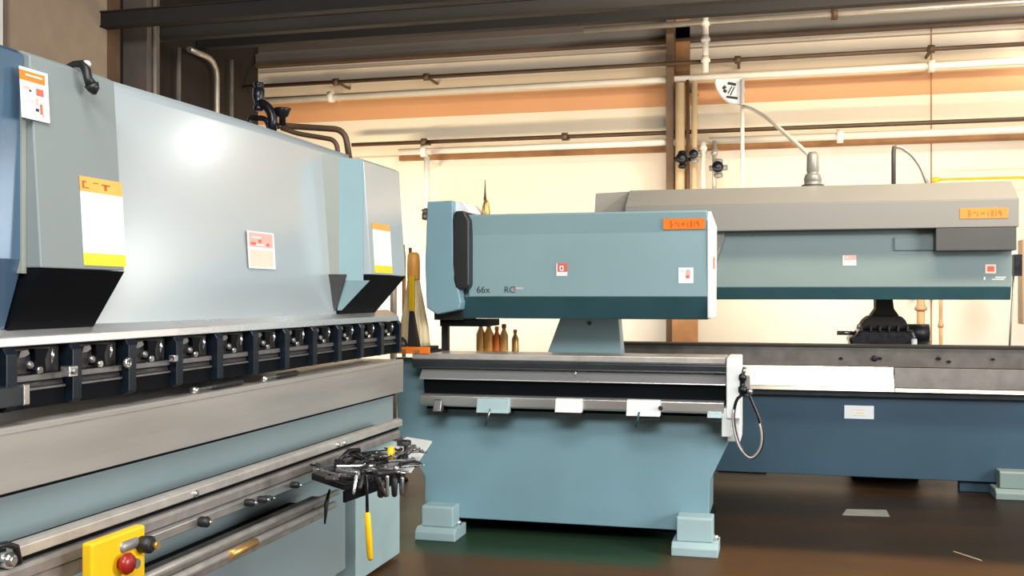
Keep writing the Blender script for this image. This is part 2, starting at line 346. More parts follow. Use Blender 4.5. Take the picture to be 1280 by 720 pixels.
# arched conduit from sign to the right machine
# ================================================================== generic machine bits
def sticker(name, parent, P0, U, V, N, w, h, rows, t=.0015, marks=(), label=None):
    """P0 top-left corner, U right, V down, N outward; rows = [(material, share)]; marks = [(mat,u0,v0,u1,v1)] in 0..1"""
    mb = MB(); U, V, N = Vector(U).normalized(), Vector(V).normalized(), Vector(N).normalized(); P0 = Vector(P0)
    def slab(u0, v0, u1, v1, a, b, m):
        c = [P0 + U*(w*uu) + V*(h*vv) for uu, vv in ((u0,v0),(u1,v0),(u1,v1),(u0,v1))]
        mb.hull8([q + N*a for q in c] + [q + N*b for q in c], m)
    v = 0
    for m, sh in rows: slab(0, v, 1, v+sh, 0, t, m); v += sh
    for m, a, b, c, d in marks: slab(a, b, c, d, t*.5, t*1.6, m)
    o = mb.build(name, parent)
    if label: o['label'] = label
    return o
def bolt(mb, p, axis, r=.012, h=.01, m='chrome', n=6):
    p = Vector(p); d = Vector(axis); mb.tube([p, p + d*h], r, m, n, False)

# ================================================================== LEFT PRESS BRAKE (front looks along +X)
LB = thing('press_brake', 'tall grey green press brake on the left with a row of black clamps', 'press brake')
def xp(z): return -2.17 - (z - 1.35) * .062          # leaning ram face
Y0, Y1 = 1.55, 5.60
ram = MB()
zT = 2.236
# slightly dished sheet: subdivided along Y and Z
NY, NZ = 48, 24; mi = ram._mi('paint_big'); grid = []
for j in range(NZ+1):
    row = []
    for i in range(NY+1):
        y = Y0 + (5.10-Y0)*i/NY; z = 1.36 + (zT-1.36)*j/NZ
        bow = .020*math.sin(PI*min(1,max(0,(y-2.93)/1.92))) + .02*min(y-3.9, .85)        # added belly and yaw, shaped to place the lamp's highlight
        k_ = min(1, (z-1.36)/.26); row.append(ram.bm.verts.new((xp(z) + bow*k_*k_*(3-2*k_), y, z)))
    grid.append(row)
for j in range(NZ):
    for i in range(NY): ram._face([grid[j][i], grid[j][i+1], grid[j+1][i+1], grid[j+1][i]], mi, True)
for a, b in ((0, NY),):
    back = [[ram.bm.verts.new((xp(z) - .10, y, z)) for y in (Y0, 5.10)] for z in (1.36, zT)]
ram._face([back[0][0], back[0][1], back[1][1], back[1][0]], mi)
ram._face([grid[NZ][i] for i in range(NY+1)] + [back[1][1], back[1][0]], mi)
ram._face([grid[0][i] for i in range(NY+1)] + [back[0][1], back[0][0]], mi)
ram._face([grid[j][0] for j in range(NZ+1)] + [back[1][0], back[0][0]], mi)
ram._face([grid[j][NY] for j in range(NZ+1)] + [back[1][1], back[0][1]], mi)
RAM = ram.build('ram', LB)
MB().box(-3.5, xp(zT)-.12, 1.6, 5.5, 1.45, 2.19, 'paint_apron').build('rear_frame', LB, .01)
for ya, yb in ((1.6, 1.75), (5.35, 5.5)): MB().prism([(-3.9,0),(-2.3,0),(-2.3,1.0),(-2.9,1.05),(-2.9,1.36),(-2.32,1.42),(-2.32,2.18),(-3.9,2.18)], 'y', ya, yb, 'paint_apron').build('side_frame', LB, .01)
# ram sticker (pink/peach)
def onram(u, v, d=.0): 
    X = xp(1.7) ; p = px(u, v, X); 
    bow = .020*math.sin(PI*min(1,max(0,(p.y-2.93)/1.92))) + .02*min(p.y-3.9, .85)
    p = px(u, v, xp(p.z)+bow+.003+d); return p
tilt = Vector((.062,0,-1)).normalized(); nrm = Vector((1,0,.062)).normalized()
a, b, c_ = onram(307,288), onram(341,289), onram(308,335)
sticker('warning_sticker', RAM, a + nrm*.004, (0,1,0), tilt, nrm, (b-a).length, (c_-a).length, [('paper',.04),('pink_ink',.38),('paper',.08),('peach_ink',.46),('paper',.04)],
        marks=[('paper',0,0,.06,1),('paper',.94,0,1,1),('red_ink',.12,.30,.30,.36),('paper',.16,.14,.5,.18),('red_ink',.40,.22,.5,.30),('paper',.30,.34,.62,.38),('red_ink',.70,.30,.8,.38)], label='pink and peach warning sticker')
# faint tape mark and top cable
# near & far housings
def housing(ya, yb, z_b, pr, name_lbl, near):
    x_t, x_b = xp(2.2)+pr, xp(z_b)+pr
    prof = [(x_t-.03,2.20),(x_t,2.185),(x_b,z_b),(xp(1.385)+.006,1.385),(xp(1.385)-.05,1.385),(xp(2.2)-.05,2.20)]
    mb = MB(); h = mb.prism(prof[:3] + [(xp(z_b)-.05, z_b), (xp(2.2)-.05, 2.20)], 'y', ya, yb, 'paint_near_dim').build('side_housing', LB, .004)
    mb = MB(); mb.prism([(x_b,z_b-.002),(xp(1.385)+.008,1.385),(xp(1.385)-.05,1.385),(xp(z_b)-.05,z_b-.002)], 'y', ya, yb, 'flat_black').build('housing_underside', h)
    return h, x_t, x_b
HN, xt_, xb_ = housing(2.535, 2.925, 1.576, .142, '', True)
def onhouse(u, v, pr, d=0):
    p = px(u, v, -2.06)
    return px(u, v, xp(p.z)+pr+d)
a, b, c_ = onhouse(98.5,219.5,.142), onhouse(151,225,.142), onhouse(101,333,.142)
sticker('warning_sticker', HN, a+nrm*.001, (0,1,0), tilt, nrm, (b-a).length, (c_-a).length*.985, [('orange_lt',.17),('paper',.69),('yellow_ink',.14)],
        marks=[('brown_ink',.05,.05,.09,.13),('brown_ink',.09,.05,.14,.065),('brown_ink',.10,.12,.2,.13),('brown_ink',.5,.06,.7,.075),('brown_ink',.56,.06,.62,.13),('brown_ink',.3,.055,.42,.065),
               ('grey_ink',.1,.21,.9,.214),('grey_ink',.1,.26,.8,.263),('yellow_ink',.3,.9,.9,.915)], label='tall warning sticker, orange top and yellow foot')
# blue end block nearest the viewer with red/white sticker
_f = [(-2.096,2.185),(-2.096,1.60),(-2.16,1.40),(-2.30,1.385),(-2.30,2.20),(-2.12,2.20)]
bb = MB(); bb.prism([(x+.02,z) if x > -2.29 else (x,z) for x,z in _f], 'y', 1.50, 2.53, 'paint_blue', _f)
BL = bb.build('end_cover', LB, .004); BL['label'] = 'blue end cover nearest the viewer'
MB().box(-2.30, -2.090, 2.515, 2.534, 1.56, 2.14, 'paint_olive').build('edge_strip', BL)
a, b, c_ = onhouse(22.5,82,.142), onhouse(50,90,.142), onhouse(26,144,.142)
sticker('warning_sticker', HN, px(23.5,82,xp(2.1)+.145), (0,1,0), tilt, nrm, .115, .145, [('paper',.06),('orange',.20),('paper',.74)],
        marks=[('paper',.9,0,1,1),('peach_ink',.2,.12,.8,.16),('pink_ink',.08,.36,.34,.42),('ink',.3,.42,.38,.46),('red_ink',.55,.36,.82,.5),('grey_ink',.1,.6,.45,.66),('pink_ink',.5,.55,.62,.7),('red_ink',.66,.66,.76,.86),('ink',.5,.76,.62,.82),('pink_ink',.72,.84,.82,.92)], label='white sticker with orange header and red symbols')
# far housing with folded near face
fa, fb = 4.86, 5.36; zb = 1.60; PR = .20
x_t, x_b = xp(2.2)+PR, xp(zb)+PR
HF = MB().prism([(x_t-.03,2.185),(x_t,2.17),(x_b,zb),(xp(zb)-.05,zb),(xp(2.2)-.05,2.185)], 'y', fa, fb, 'paint_big').build('side_housing', LB, .004)
MB().prism([(x_b,zb-.002),(xp(1.40)+.008,1.40),(xp(1.40)-.05,1.40),(xp(zb)-.05,zb-.002)], 'y', fa, fb, 'flat_black').build('housing_underside', HF)
# teal fold + olive plate on the near side of the far housing
def strip(u_a, u_b, xa, xb, m, name, z0, z1, taper):
    mb = MB(); mi = mb._mi(m)
    return mb
xm = (-2.19+x_t)/2
mb = MB(); mb.hull8([(xp(1.45)+.02,4.87,1.40),(xp(1.45)+.05,4.86,1.40),(x_b,4.858,zb),(xp(zb)+.095,4.80,zb),
                     (xp(1.45)+.02,4.87,1.41),(xp(1.45)+.05,4.86,1.41),(x_t,4.858,2.165),(xp(2.17)+.095,4.80,2.18)], 'paint_mid')
mb = MB(); mb.prism([(xp(2.17)+.095,4.79),(x_t-.002,4.858),(xp(2.17)+.02,4.858)], 'z', zb-.03, 2.18, 'paint_mid', None)
mb.prism([(xp(1.6)+.10,4.795),(x_b-.004,4.858),(xp(1.6)+.02,4.858)], 'z', zb-.03, 1.42, 'paint_mid', [(xp(1.4)+.02,4.83),(xp(1.4)+.035,4.85),(xp(1.4)+.012,4.85)])
mb.build('fold', HF)
mb = MB(); mb.prism([(xp(2.17)-.02,4.73),(xp(2.17)+.095,4.79),(xp(2.17)+.02,4.85),(xp(2.17)-.05,4.85)], 'z', 1.60, 2.19, 'paint_olive', None)
mb.prism([(xp(1.6)-.02,4.73),(xp(1.6)+.10,4.795),(xp(1.6)+.02,4.85),(xp(1.6)-.05,4.85)], 'z', 1.60, 1.42, 'dark_box', [(xp(1.4)-.02,4.82),(xp(1.4)+.01,4.83),(xp(1.4)+.01,4.85),(xp(1.4)-.05,4.85)])
mb.build('gusset', HF)
a, b, c_ = px(468,278,x_b-.002), px(490,279,x_b-.002), px(471,341,x_b)
sticker('warning_sticker', HF, Vector((xp(a.z)+PR+.001, a.y, a.z)), (0,1,0), tilt, nrm, (b.y-a.y), (a.z-c_.z), [('orange_lt',.13),('paper',.72),('yellow_ink',.15)], label='tall warning sticker, orange top and yellow foot')
# silver strip above clamps
MB().prism([(-2.12,1.350),(-2.125,1.378),(-2.19,1.412),(-2.40,1.412),(-2.40,1.350)], 'y', Y0, Y1+.02, 'polish').build('clamp_bar', LB, .003)
# clamp backing and clamps
MB().box(-2.36, -2.20, Y0, Y1+.01, 1.165, 1.349, 'clamp_steel').build('clamp_backing', LB)
PITCH = (5.62 - 2.50) / 11
def make_clamp(kind):
    c = MB()                      # origin: near lower corner on plane X=0
    w = PITCH
    c.prism([(-.045,.345-.165+.0),(-.012,.180),(-.006,.175),(-.006,.100),(-.045,.100)], 'y', .028, w-.028, 'clamp_steel')
    c.box(-.045, .018, .028, w-.028, .080, .098, 'clamp_edge')
    c.prism([(-.045,.078),(.006,.078),(.010,.070),(.010,.061),(-.045,.061)], 'y', .028, w-.028, 'clamp_steel')
    c.box(-.045, .020, .028, w-.028, .052, .060, 'clamp_edge')
    c.box(-.045, .012, .024, w-.024, .0, .051, 'flat_black')
    o = c.build('punch_clamp', LB, .0015, seg=1)
    s = MB(); s.prism([(0,.0),(.022,0),(.04,.01),(.04,.165),(.028,.184),(-.02,.184),(-.04,.1),(-.04,0)], 'y', -.022, .022, 'clamp_post'); s.build('clamp_post', o, .003)
    s = MB(); s.prism([(w*.40,.110),(w*.62,.104),(w*.60,.140),(w*.66,.172),(w*.44,.174),(w*.46,.14)], 'x', -.01, .014, 'flat_black'); s.build('clamp_slot', o, .002)
    s = MB(); s.tube([(.016,w*.70,.172),(.022,w*.67,.150),(.016,w*.69,.126)], [.005,.007,.004], 'chrome', 8); s.build('clamp_lever', o)
    s = MB(); s.lathe((.012, w*.34, .128), [(.010,0),(.012,.004),(.012,.012),(.007,.016)], 'clamp_edge', 12, 'x'); s.build('clamp_bolt', o)
    s = MB(); s.lathe((.010, w*.5, .110), [(.010,0),(.012,.004),(.010,.012)], 'chrome', 10, 'x'); s.build('clamp_bolt', o)
    s = MB(); s.prism([(w*.24,.150),(w*.27,.170),(w*.37,.172),(w*.40,.160),(w*.33,.152)], 'x', -.008, .006, 'clamp_edge'); s.build('clamp_tab', o)
    return o
proto = make_clamp(0)
BX = -2.150
cl = []
for i in range(11):
    if i == 0: o = proto
    else:
        o = proto.copy(); COL.objects.link(o); o.parent = LB
        for ch in list(proto.children):
            d = ch.copy(); COL.objects.link(d); d.parent = o
    o.location = (BX, 2.50 + i*PITCH, 1.165); cl.append(o)
mb = MB(); mb.prism([(0,0),(.022,0),(.04,.01),(.04,.165),(.028,.184),(-.02,.184),(-.04,.1),(-.04,0)], 'y', -.022, .01, 'clamp_post'); mb.build('clamp_post', LB, .003).location = (BX, 2.50+11*PITCH, 1.165)
# big bolts on the nearer posts
mb = MB(); mb.box(-.02,.012,-.02,.02,-.016,.016,'chrome'); mb.tube([(.012,0,0),(.02,0,0)],.011,'clamp_edge',6,False)
hb = mb.build('square_bolt', LB, .002); hb.location = px(88,464,-2.085)
mb = MB(); mb.lathe((0,0,0), [(.018,0),(.018,.010),(.009,.011),(.009,.004),(.0,.004)], 'chrome', 18, 'x'); mb.build('ring_bolt', LB).location = px(158,453.5,-2.108)
mb = MB(); mb.box(-.01,.014,-.012,.012,-.012,.012,'chrome'); mb.build('square_bolt', LB, .003).location = px(216.5,448,-2.106)
mb = MB(); mb.box(-.05, .03, -.25, .05, 0, .055, 'table_dark'); mb.box(.028,.036,.02,.045,.0,.06,'chrome'); mb.build('clamp_arm', LB, .003).location = (-2.11, ly(14,-2.1), 1.185)
# bed
bed = MB(); bed.prism([(-2.42,1.05),(-2.42,1.128),(-2.104,1.128),(-2.100,1.124),(-2.100,.942),(-2.14,.942)], 'y', Y0-.1, Y1+.03, 'plate')
BED = bed.build('bed', LB, .002)
MB().box(-2.0995,-2.0985, Y0-.1, Y1+.03, 1.106, 1.109, 'rail_dull').build('seam', BED)
MB().box(-2.42, -2.135, Y0-.1, Y1, .925, .9415, 'flat_black').build('shadow_gap', BED)
# apron and end frame
MB().box(-2.20, -2.15, Y0-.1, 4.925, .10, .924, 'paint_apron').build('apron', LB, .004)
MB().box(-2.20, -2.15, 4.925, 5.6, .66, .924, 'paint_apron').build('apron', LB, .004)
MB().box(-3.3, -2.11, 4.965, 5.60, .02, .66, 'paint_pale').build('end_cabinet', LB, .005)  # paler than the apron: its reflection is put into the colour
MB().box(-3.3, -2.22, Y0, 5.55, .02, .92, 'paint_apron').build('bed_core', LB)
# upper rail
ry0, ry1 = 2.34, 5.23
UR = MB().prism([(-1.995,.838),(-1.965,.838),(-1.955,.830),(-1.955,.800),(-1.995,.800)], 'y', ry0, ry1, 'rail_steel').build('slide_rail', LB, .003)
MB().box(-2.12, -1.975, ry0-.9, ry1-.01, .784, .7995, 'flat_black').build('groove', UR)
MB().prism([(-2.12,.783),(-1.95,.783),(-1.945,.772),(-1.945,.744),(-2.12,.744)], 'y', ry0-.9, ry1-.06, 'rail_dull').build('rail_body', UR, .002)
MB().prism([(-2.12,.742),(-1.955,.742),(-1.93,.736),(-1.93,.705),(-1.98,.698),(-2.12,.698)], 'y', ly(120,-1.93), 4.2, 'steel').build('lower_lip', UR, .003)
MB().box(-2.12,-1.95, ry0-.9, ly(120,-1.93), .70,.742,'rail_dull').build('lower_lip', UR, .003)
mb = MB(); mb.tube([(-1.95,ly(-20,-1.95),.855),(-1.95,ly(8,-1.95),.850),(-1.95,ly(20,-1.95),.835),(-1.95,ly(24,-1.95),.79)], .009, 'black', 10); mb.build('rail_hook', UR)
MB().lathe((-1.975, ly(12,-1.95), .805), [(.02,0),(.022,.01),(.022,.03),(.012,.04)], 'chrome', 14, 'x').build('rail_end_knob', UR)
for u, v, r in ((250,652,.017),(307,628,.013),(330,622,.008),(364,606,.012),(323,624,.012)):
    p = px(u, v, -1.93); mb = MB(); mb.lathe(p, [(r,0),(r*1.1,.006),(r*1.1,.03),(r*.7,.036)], 'black', 14, 'x'); mb.lathe(p+Vector((.036,0,0)), [(r*.5,0),(r*.45,.012)], 'chrome', 10, 'x'); mb.build('clamp_knob', UR)
for u, v in ((244,617),(422,556),(430,554)):
    p = px(u, v, -1.955); mb = MB(); mb.lathe(p, [(.012,0),(.012,.008),(.006,.01)], 'chrome', 12, 'x'); mb.build('set_screw', UR)
for yy in (2.6, 3.6, 4.6): MB().box(-2.15, -2.11, yy, yy+.08, .70, .78, 'rail_dull').build('rail_bracket', UR)
# lower double rod
lr = MB(); lr.cyl((-1.95,1.5,.603),(-1.95,ly(421,-1.95),.603),.0135,'rail_steel')
LR = lr.build('guide_rod', LB)
MB().cyl((-1.945,1.5,.556),(-1.945,ly(416,-1.95),.556),.0155,'rail_steel').build('guide_rod', LB)
MB().box(-2.04,-1.965,1.5,4.3,.51,.595,'rail_dull').build('rod_backing', LB, .003)
MB().box(-2.15,-2.04,1.5,4.3,.50,.56,'flat_black').build('rod_bracket', LB)
mb = MB(); mb.tube([(-1.935,ly(285,-1.94),.556),(-1.935,ly(318,-1.94),.557)], .0165, 'brass', 12); mb.build('rod_sleeve', LB)
# top cable
mb = MB(); pth = [px(84,84,-2.12), px(92,80,-2.10), px(103,80,-2.07), px(108,88,-2.045), px(110,98,-2.04), px(114,106,-2.035)]
mb.tube(pth, [.008,.009,.013,.014,.013,.018], 'black', 12); mb.tube([px(114,105,-2.035), px(117,112,-2.032), px(118,118,-2.03)], [.022,.018,.006], 'black', 12)
mb.build('cable', LB)
MB().lathe(px(108,83,-2.06), [(.012,0),(.014,.008),(.010,.016)], 'paper', 12).build('cable_tie', LB)
# hydraulic pipes over the rear top
def hyd(pts, r, m='pipe_dark'):
    # round the corners
    P = [Vector(p) for p in pts]; out = [P[0]]
    for a, b, c in zip(P, P[1:], P[2:]):
        d1 = min((b-a).length, (c-b).length)*.4
        s, e = b + (a-b).normalized()*d1, b + (c-b).normalized()*d1
        for k in range(7):
            t = k/6; out.append(s*(1-t)**2 + b*2*t*(1-t) + e*t*t)
    out.append(P[-1]); return MB().tube(out, r, m, 12)
hyd([py(345,158,5.6), py(350,157,5.6), py(431,162,5.6), py(437,200,5.6)], .018, 'pipe_dark').build('hydraulic_pipe', LB)
hyd([py(352,160,5.5), py(372,167,5.5), py(420,175,5.5), py(424,200,5.5)], .014, 'pipe_dark').build('hydraulic_pipe', LB)
hyd([py(312,160,5.5), py(312,147,5.5), py(333,148,5.5), py(338,165,5.5)], .016, 'tool_black').build('hydraulic_pipe', LB)
mb = MB(); p = py(323,139,5.5); mb.lathe(p, [(.02,0),(.03,.005),(.03,.03),(.022,.035),(.035,.08),(.035,.13),(.02,.14),(.03,.15),(.03,.165)], 'tool_black', 14); mb.build('hydraulic_valve', LB)
hyd([py(324,128,5.5), py(335,134,5.5), py(341,146,5.5), py(340,165,5.5)], .028, 'tool_black').build('hydraulic_pipe', LB)
mb = MB(); p = py(353,158,5.55); mb.lathe(p, [(.02,0),(.02,.05),(.035,.06),(.05,.095),(.05,.105),(.02,.11)], 'tool_black', 14); mb.build('hydraulic_valve', LB)
# thin conduits up the dark wall behind
def lc(u, v_top, kind, label):
    X = XL+.1; t = thing('conduit', label, 'conduit'); y = ly(u, X); zt = px(u, v_top, X).z
    if kind: pts = [(X,ly(kind,X),zt),(X,y,zt),(X,y,0)]; hyd(pts,.03,'pipe_grey').build('tube', t)
    else: MB().cyl((X,y,0),(X,y,zt),.025,'pipe_grey').build('tube', t)
lc(223, 60, None, 'straight grey conduit on the dark wall, left of the bent one')
lc(271, 76, 236, 'bent grey conduit turning down on the dark wall above the tall press')
lc(289, 75, None, 'straight grey conduit on the dark wall, right of the bent one')

# yellow e-stop box (part of the machine)
ya, yb = ly(115,-1.85), ly(182,-1.85)
ES = MB().box(-1.885,-1.85,ya,yb,.60,.808,'yellow').build('stop_box', LB, .008, seg=3); ES['label'] = 'yellow control box with a red stop button'
p = px(150,704,-1.85); MB().lathe(p, [(.017,0),(.017,.012),(.030,.016),(.032,.026),(.026,.036),(.004,.040)], 'red', 20, 'x').build('stop_button', ES)
p = px(165,704,-1.84); MB().lathe(p, [(.014,0),(.016,.006),(.014,.02)], 'chrome', 14, 'x').build('key_switch', ES)
mb = MB(); p = px(158,681,-1.86); mb.tube([p+Vector((0,-.045,0)), p+Vector((0,-.035,0)), p+Vector((0,.035,0)), p+Vector((0,.045,0))], [.012,.02,.02,.012], 'rail_dull', 14); mb.build('grip', ES)
p = px(176,680,-1.85); mb = MB(); mb.lathe(p, [(.024,0),(.026,.01),(.026,.035),(.018,.04)], 'black', 16, 'x'); mb.lathe(p+Vector((.04,.012,-.004)), [(.012,0),(.012,.012)], 'brass', 12, 'x'); mb.build('knob', ES)
rebase(LB, (-2.7, 3.6, 0))

# ------------------------------------------------------------------ tool shelf with tools (separate things)
SZ = .765
def shelf(u, v, h):                         # point at a height above the shelf
    d = (CAMZ - (SZ+h)) * F / (v - HZ); xc = _r(u)*d
    return Vector((xc*CA - d*SA, xc*SA + d*CA, SZ+h))
TS = thing('tool_shelf', 'pale steel shelf plate on the end of the left press rail, heaped with hand tools', 'shelf')
MB().prism([tuple(shelf(u,v,0)[:2]) for u,v in ((508,546),(540,551),(513.5,589),(478,584),(484,562))], 'z', SZ-.010, SZ, 'white_paint').build('shelf_plate', TS, .002)
MB().prism([(-1.90,4.0),(-1.66,3.80),(-1.60,4.30),(-1.80,4.62),(-1.90,4.62)], 'z', SZ-.040, SZ-.012, 'tool_black').build('tool_rack', TS, .003)
MB().prism([(-1.66,3.80),(-1.60,4.30),(-1.61,4.30),(-1.67,3.80)], 'z', SZ-.085, SZ-.041, 'flat_black').build('shelf_lip', TS)
rebase(TS, (-1.75, 4.3, SZ-.06))
def place(o, loc, rz=0, rx=0, ry=0):
    o.location = loc; o.rotation_euler = (rx, ry, rz); return o
def hex_key(L, r, label, m='tool_black'):
    mb = MB(); pts = [(0,0,0),(L*.75,0,0),(L*.93,0,0)] + [(L*.93+L*.07*math.sin(k*PI/10), L*.07*(1-math.cos(k*PI/10)), 0) for k in range(1,6)] + [(L,L*.33,0)]
    mb.tube(pts, r, m, 6, False); return tag(mb.build('hex_key'), label, 'hex key', 'hand tools heaped on the shelf')
def wrench(L, w, label, m='tool_steel'):
    mb = MB()
    mb.prism([(0.02,-w*.28),(L-.03,-w*.34),(L-.03,w*.34),(.02,w*.28)], 'z', -.003, .003, m)
    for cx_, s in ((0,1),(L,-1)):
        R2 = w*.75; pts = []
        for k in range(13):
            a = math.radians(40 + k*280/12) + (PI if s == 1 else 0)
            pts.append((cx_+R2*math.cos(a), R2*math.sin(a)))
        pts += [(cx_+R2*.5*math.cos(math.radians(320-k*280/6)+(PI if s==1 else 0)), R2*.5*math.sin(math.radians(320-k*280/6)+(PI if s==1 else 0))) for k in range(7)]
        mb.prism(pts, 'z', -.0045, .0045, m)
    return tag(mb.build('wrench', bevel=.001), label, 'wrench', 'hand tools heaped on the shelf')
def screwdriver(L, label, hm='black'):
    t = thing('screwdriver', label, 'screwdriver', 'hand tools heaped on the shelf')
    MB().lathe((0,0,0), [(.009,0),(.013,.004),(.013,.03),(.011,.045),(.0135,.07),(.012,.10),(.007,.11)], hm, 10, 'x').build('handle', t)
    mb = MB(); mb.tube([(.108,0,0),(L-.015,0,0)], .0035, 'chrome', 8); mb.hull8([(L-.016,-.004,-.003),(L,-.005,-.001),(L,.005,-.001),(L-.016,.004,-.003),(L-.016,-.004,.003),(L,-.005,.001),(L,.005,.001),(L-.016,.004,.003)],'chrome'); mb.build('shaft', t)
    return t
def pliers(label):
    t = thing('pliers', label, 'pliers', 'hand tools heaped on the shelf')
    for s in (-1, 1):
        MB().tube([(0,s*.006,0),(.04,s*.022,0),(.09,s*.026,0),(.13,s*.016,0)][::1], [.006,.008,.009,.007], 'tool_black', 10).build('grip', t)
        MB().prism([(-.006,-s*.002),(-.02,-s*.014),(-.055,-s*.004),(-.055,-s*.001),(-.02,s*.0)], 'z', -.006, .006, 'tool_steel').build('jaw', t)
    MB().lathe((0,0,-.008), [(.011,0),(.011,.016)], 'chrome', 14).build('pivot', t)
    return t
def clampc(label):
    t = thing('toggle_clamp', label, 'clamp', 'hand tools heaped on the shelf')
    mb = MB(); mb.prism([(0,0),(.07,0),(.07,.012),(.045,.016),(.04,.05),(.025,.055),(.018,.016),(0,.012)], 'y', -.012, .012, 'tool_black'); mb.build('clamp_body', t, .002)
    mb = MB(); mb.tube([(.03,0,.05),(.08,.01,.075),(.12,.012,.07)], [.005,.007,.009], 'tool_black', 10); mb.build('handle', t)
    mb = MB(); mb.cyl((.03,-.016,.03),(.03,.016,.03),.006,'chrome',10); mb.build('pin', t); return t
T = []
R = math.radians
place(wrench(.24,.026,'long open ended wrench lying uppermost across the tool heap'), shelf(475,567,.055), R(60), R(8), R(4))
place(wrench(.20,.022,'shorter open ended wrench beneath the long one in the tool heap','tool_black'), shelf(470,574,.035), R(75), 0, R(3))
place(wrench(.19,.024,'open ended wrench with its jaw over the shelf edge, right side of the heap'), shelf(498,577,.03), R(112), R(10), 0)
place(hex_key(.20,.004,'black hex key lying at the back of the tool heap'), shelf(440,567,.028), R(50))
place(hex_key(.16,.004,'bright hex key in the middle of the tool heap','chrome'), shelf(452,577,.045), R(80))
place(hex_key(.15,.0035,'bright hex key near the yellow tape case','chrome'), shelf(487,584,.02), R(35))
place(hex_key(.18,.005,'thick black hex key at the left end of the tool heap'), shelf(420,585,.012), R(40))
place(screwdriver(.21,'black handled screwdriver lying on the left side of the tool heap'), shelf(448,588,.02), R(20), 0, R(4))
place(screwdriver(.19,'black handled screwdriver pointing right across the tool heap'), shelf(470,592,.05), R(70), 0, R(5))
place(pliers('black gripped pliers lying in the tool heap behind the screwdrivers'), shelf(458,580,.018), R(65))
place(pliers('black gripped pliers at the left edge of the shelf'), shelf(424,597,.012), R(15))
o = place(clampc('large black toggle clamp at the left end of the tool heap'), shelf(414,596,.0), R(70)); o.scale = (1.5,1.6,1.2)
place(clampc('black toggle clamp standing at the right end of the tool heap'), shelf(505,584,.002), R(100))
place(clampc('black toggle clamp in the centre of the tool heap'), shelf(465,590,.002), R(160))
for k, (u, v, h) in enumerate(((445,573,.0),(482,590,.0),(437,583,.0),(495,590,.0))):
    mb = MB(); mb.lathe((0,0,0), [(.011,0),(.013,.003),(.013,.026),(.008,.028),(.008,.012),(.001,.012)], 'tool_steel' if k%2 else 'chrome', 14)
    place(tag(mb.build('socket_bit'), ['bright socket at the back left of the tool heap','dark socket by the front edge of the tool heap','bright socket at the left of the tool heap','dark socket at the right front of the tool heap'][k], 'socket', 'sockets on the tool shelf'), shelf(u,v,h))
_side = ['far left','left','left centre','centre','right centre','right','far right']
_rn = random.Random(11)
for k in range(20):
    f = k/19; u = 414 + 96*f + _rn.uniform(-4,4); v = 588 - 14*f + _rn.uniform(-9,9); h = .012 + .014*(k%4)
    where = _side[int(f*6.99)]; depth = ['in the bottom layer','in the lower layer','in the upper layer','on the top layer'][k%4]
    rz = _rn.uniform(.2, 2.6); ry = _rn.uniform(-.12,.05)
    kind = (k*5) % 3
    if kind == 0: o = wrench(_rn.uniform(.13,.19), .030, '%s spanner at the %s of the tool heap, %s' % (('dark','bright')[k%2], where, depth), ('tool_black','tool_steel')[k%2])
    elif kind == 1: o = hex_key(_rn.uniform(.11,.17), .0065, '%s hex key at the %s of the tool heap, %s' % (('bright','dark')[k%2], where, depth), ('tool_steel','tool_black')[k%2])
    else:
        mb = MB(); Lb = _rn.uniform(.10,.16); mb.tube([(0,0,0),(.01,0,0),(Lb-.02,0,0),(Lb,0,0)], [.009,.016,.014,.006], ('tool_black','tool_steel')[k%2], 10)
        o = tag(mb.build('drift_punch'), '%s round bar at the %s of the tool heap, %s' % (('black','steel')[k%2], where, depth), 'punch', 'hand tools heaped on the shelf')
    place(o, shelf(u,v,h), rz, 0, ry)
# tools hanging on the shelf lip
def hang(label, u, v0, v1, X, m, r0, r1, name='drift_punch', lean=0):
    a, b = px(u, v0, X), px(u+lean, v1, X); mb = MB(); b.x = a.x
    mb.tube([a, a+(b-a)*.15, b+(a-b)*.1, b], [r0*.6, r0, r1, r1*.6], m, 10); mb.tube([a+Vector((-.03,0,.006)), a+Vector((0,0,.006)), a], .004, m, 8)
    return tag(mb.build(name), label, 'tool', 'tools hooked on the shelf edge')
hang('bright punch hooked on the shelf edge, leftmost of the hanging row', 446, 592, 618, -1.555, 'chrome', .007,.006, lean=-4)
hang('slanting bright bar hooked on the shelf edge, left of the short dark bar', 468, 588, 621, -1.545, 'tool_steel', .009,.007, lean=14)
hang('straight bright bar hooked on the shelf edge beside the dark block', 484, 592, 621, -1.545, 'chrome', .008,.008)
hang('thick black bar hooked on the shelf edge', 493, 596, 621, -1.552, 'black', .015,.012)
hang('thick black bar hooked on the shelf edge between the bright bars', 476, 600, 622, -1.562, 'black', .016,.014)
hang('dull steel bar hooked on the shelf edge, rightmost of the hanging row', 502, 594, 619, -1.555, 'tool_steel', .012,.010)
hang('black hook at the left of the yellow handled tool', 455, 592, 612, -1.56, 'black', .010,.008, lean=-6)
yt = thing('yellow_file', 'long tool with a yellow handle hanging down from the shelf edge', 'file')
a, b, c_ = px(458.5,594,-1.545), px(459,640,-1.545), px(463,700,-1.545)
MB().tube([a+Vector((-.025,0,.004)), a, b], [.004,.005,.0065], 'tool_black', 10).build('shaft', yt)
MB().tube([b, b+(c_-b)*.04, b+(c_-b)*.5, c_+(b-c_)*.06, c_], [.007,.012,.0135,.0125,.007], 'yellow', 14).build('handle', yt)
mb = MB(); a = px(410,612,-1.9); mb.tube([px(412,612,-1.9), px(408,630,-1.9), px(406,655,-1.9)], [.005,.010,.004], 'black', 10)
tag(mb.build('drift_punch'), 'thin black tool hanging below the guide rods left of the cabinet seam', 'tool')
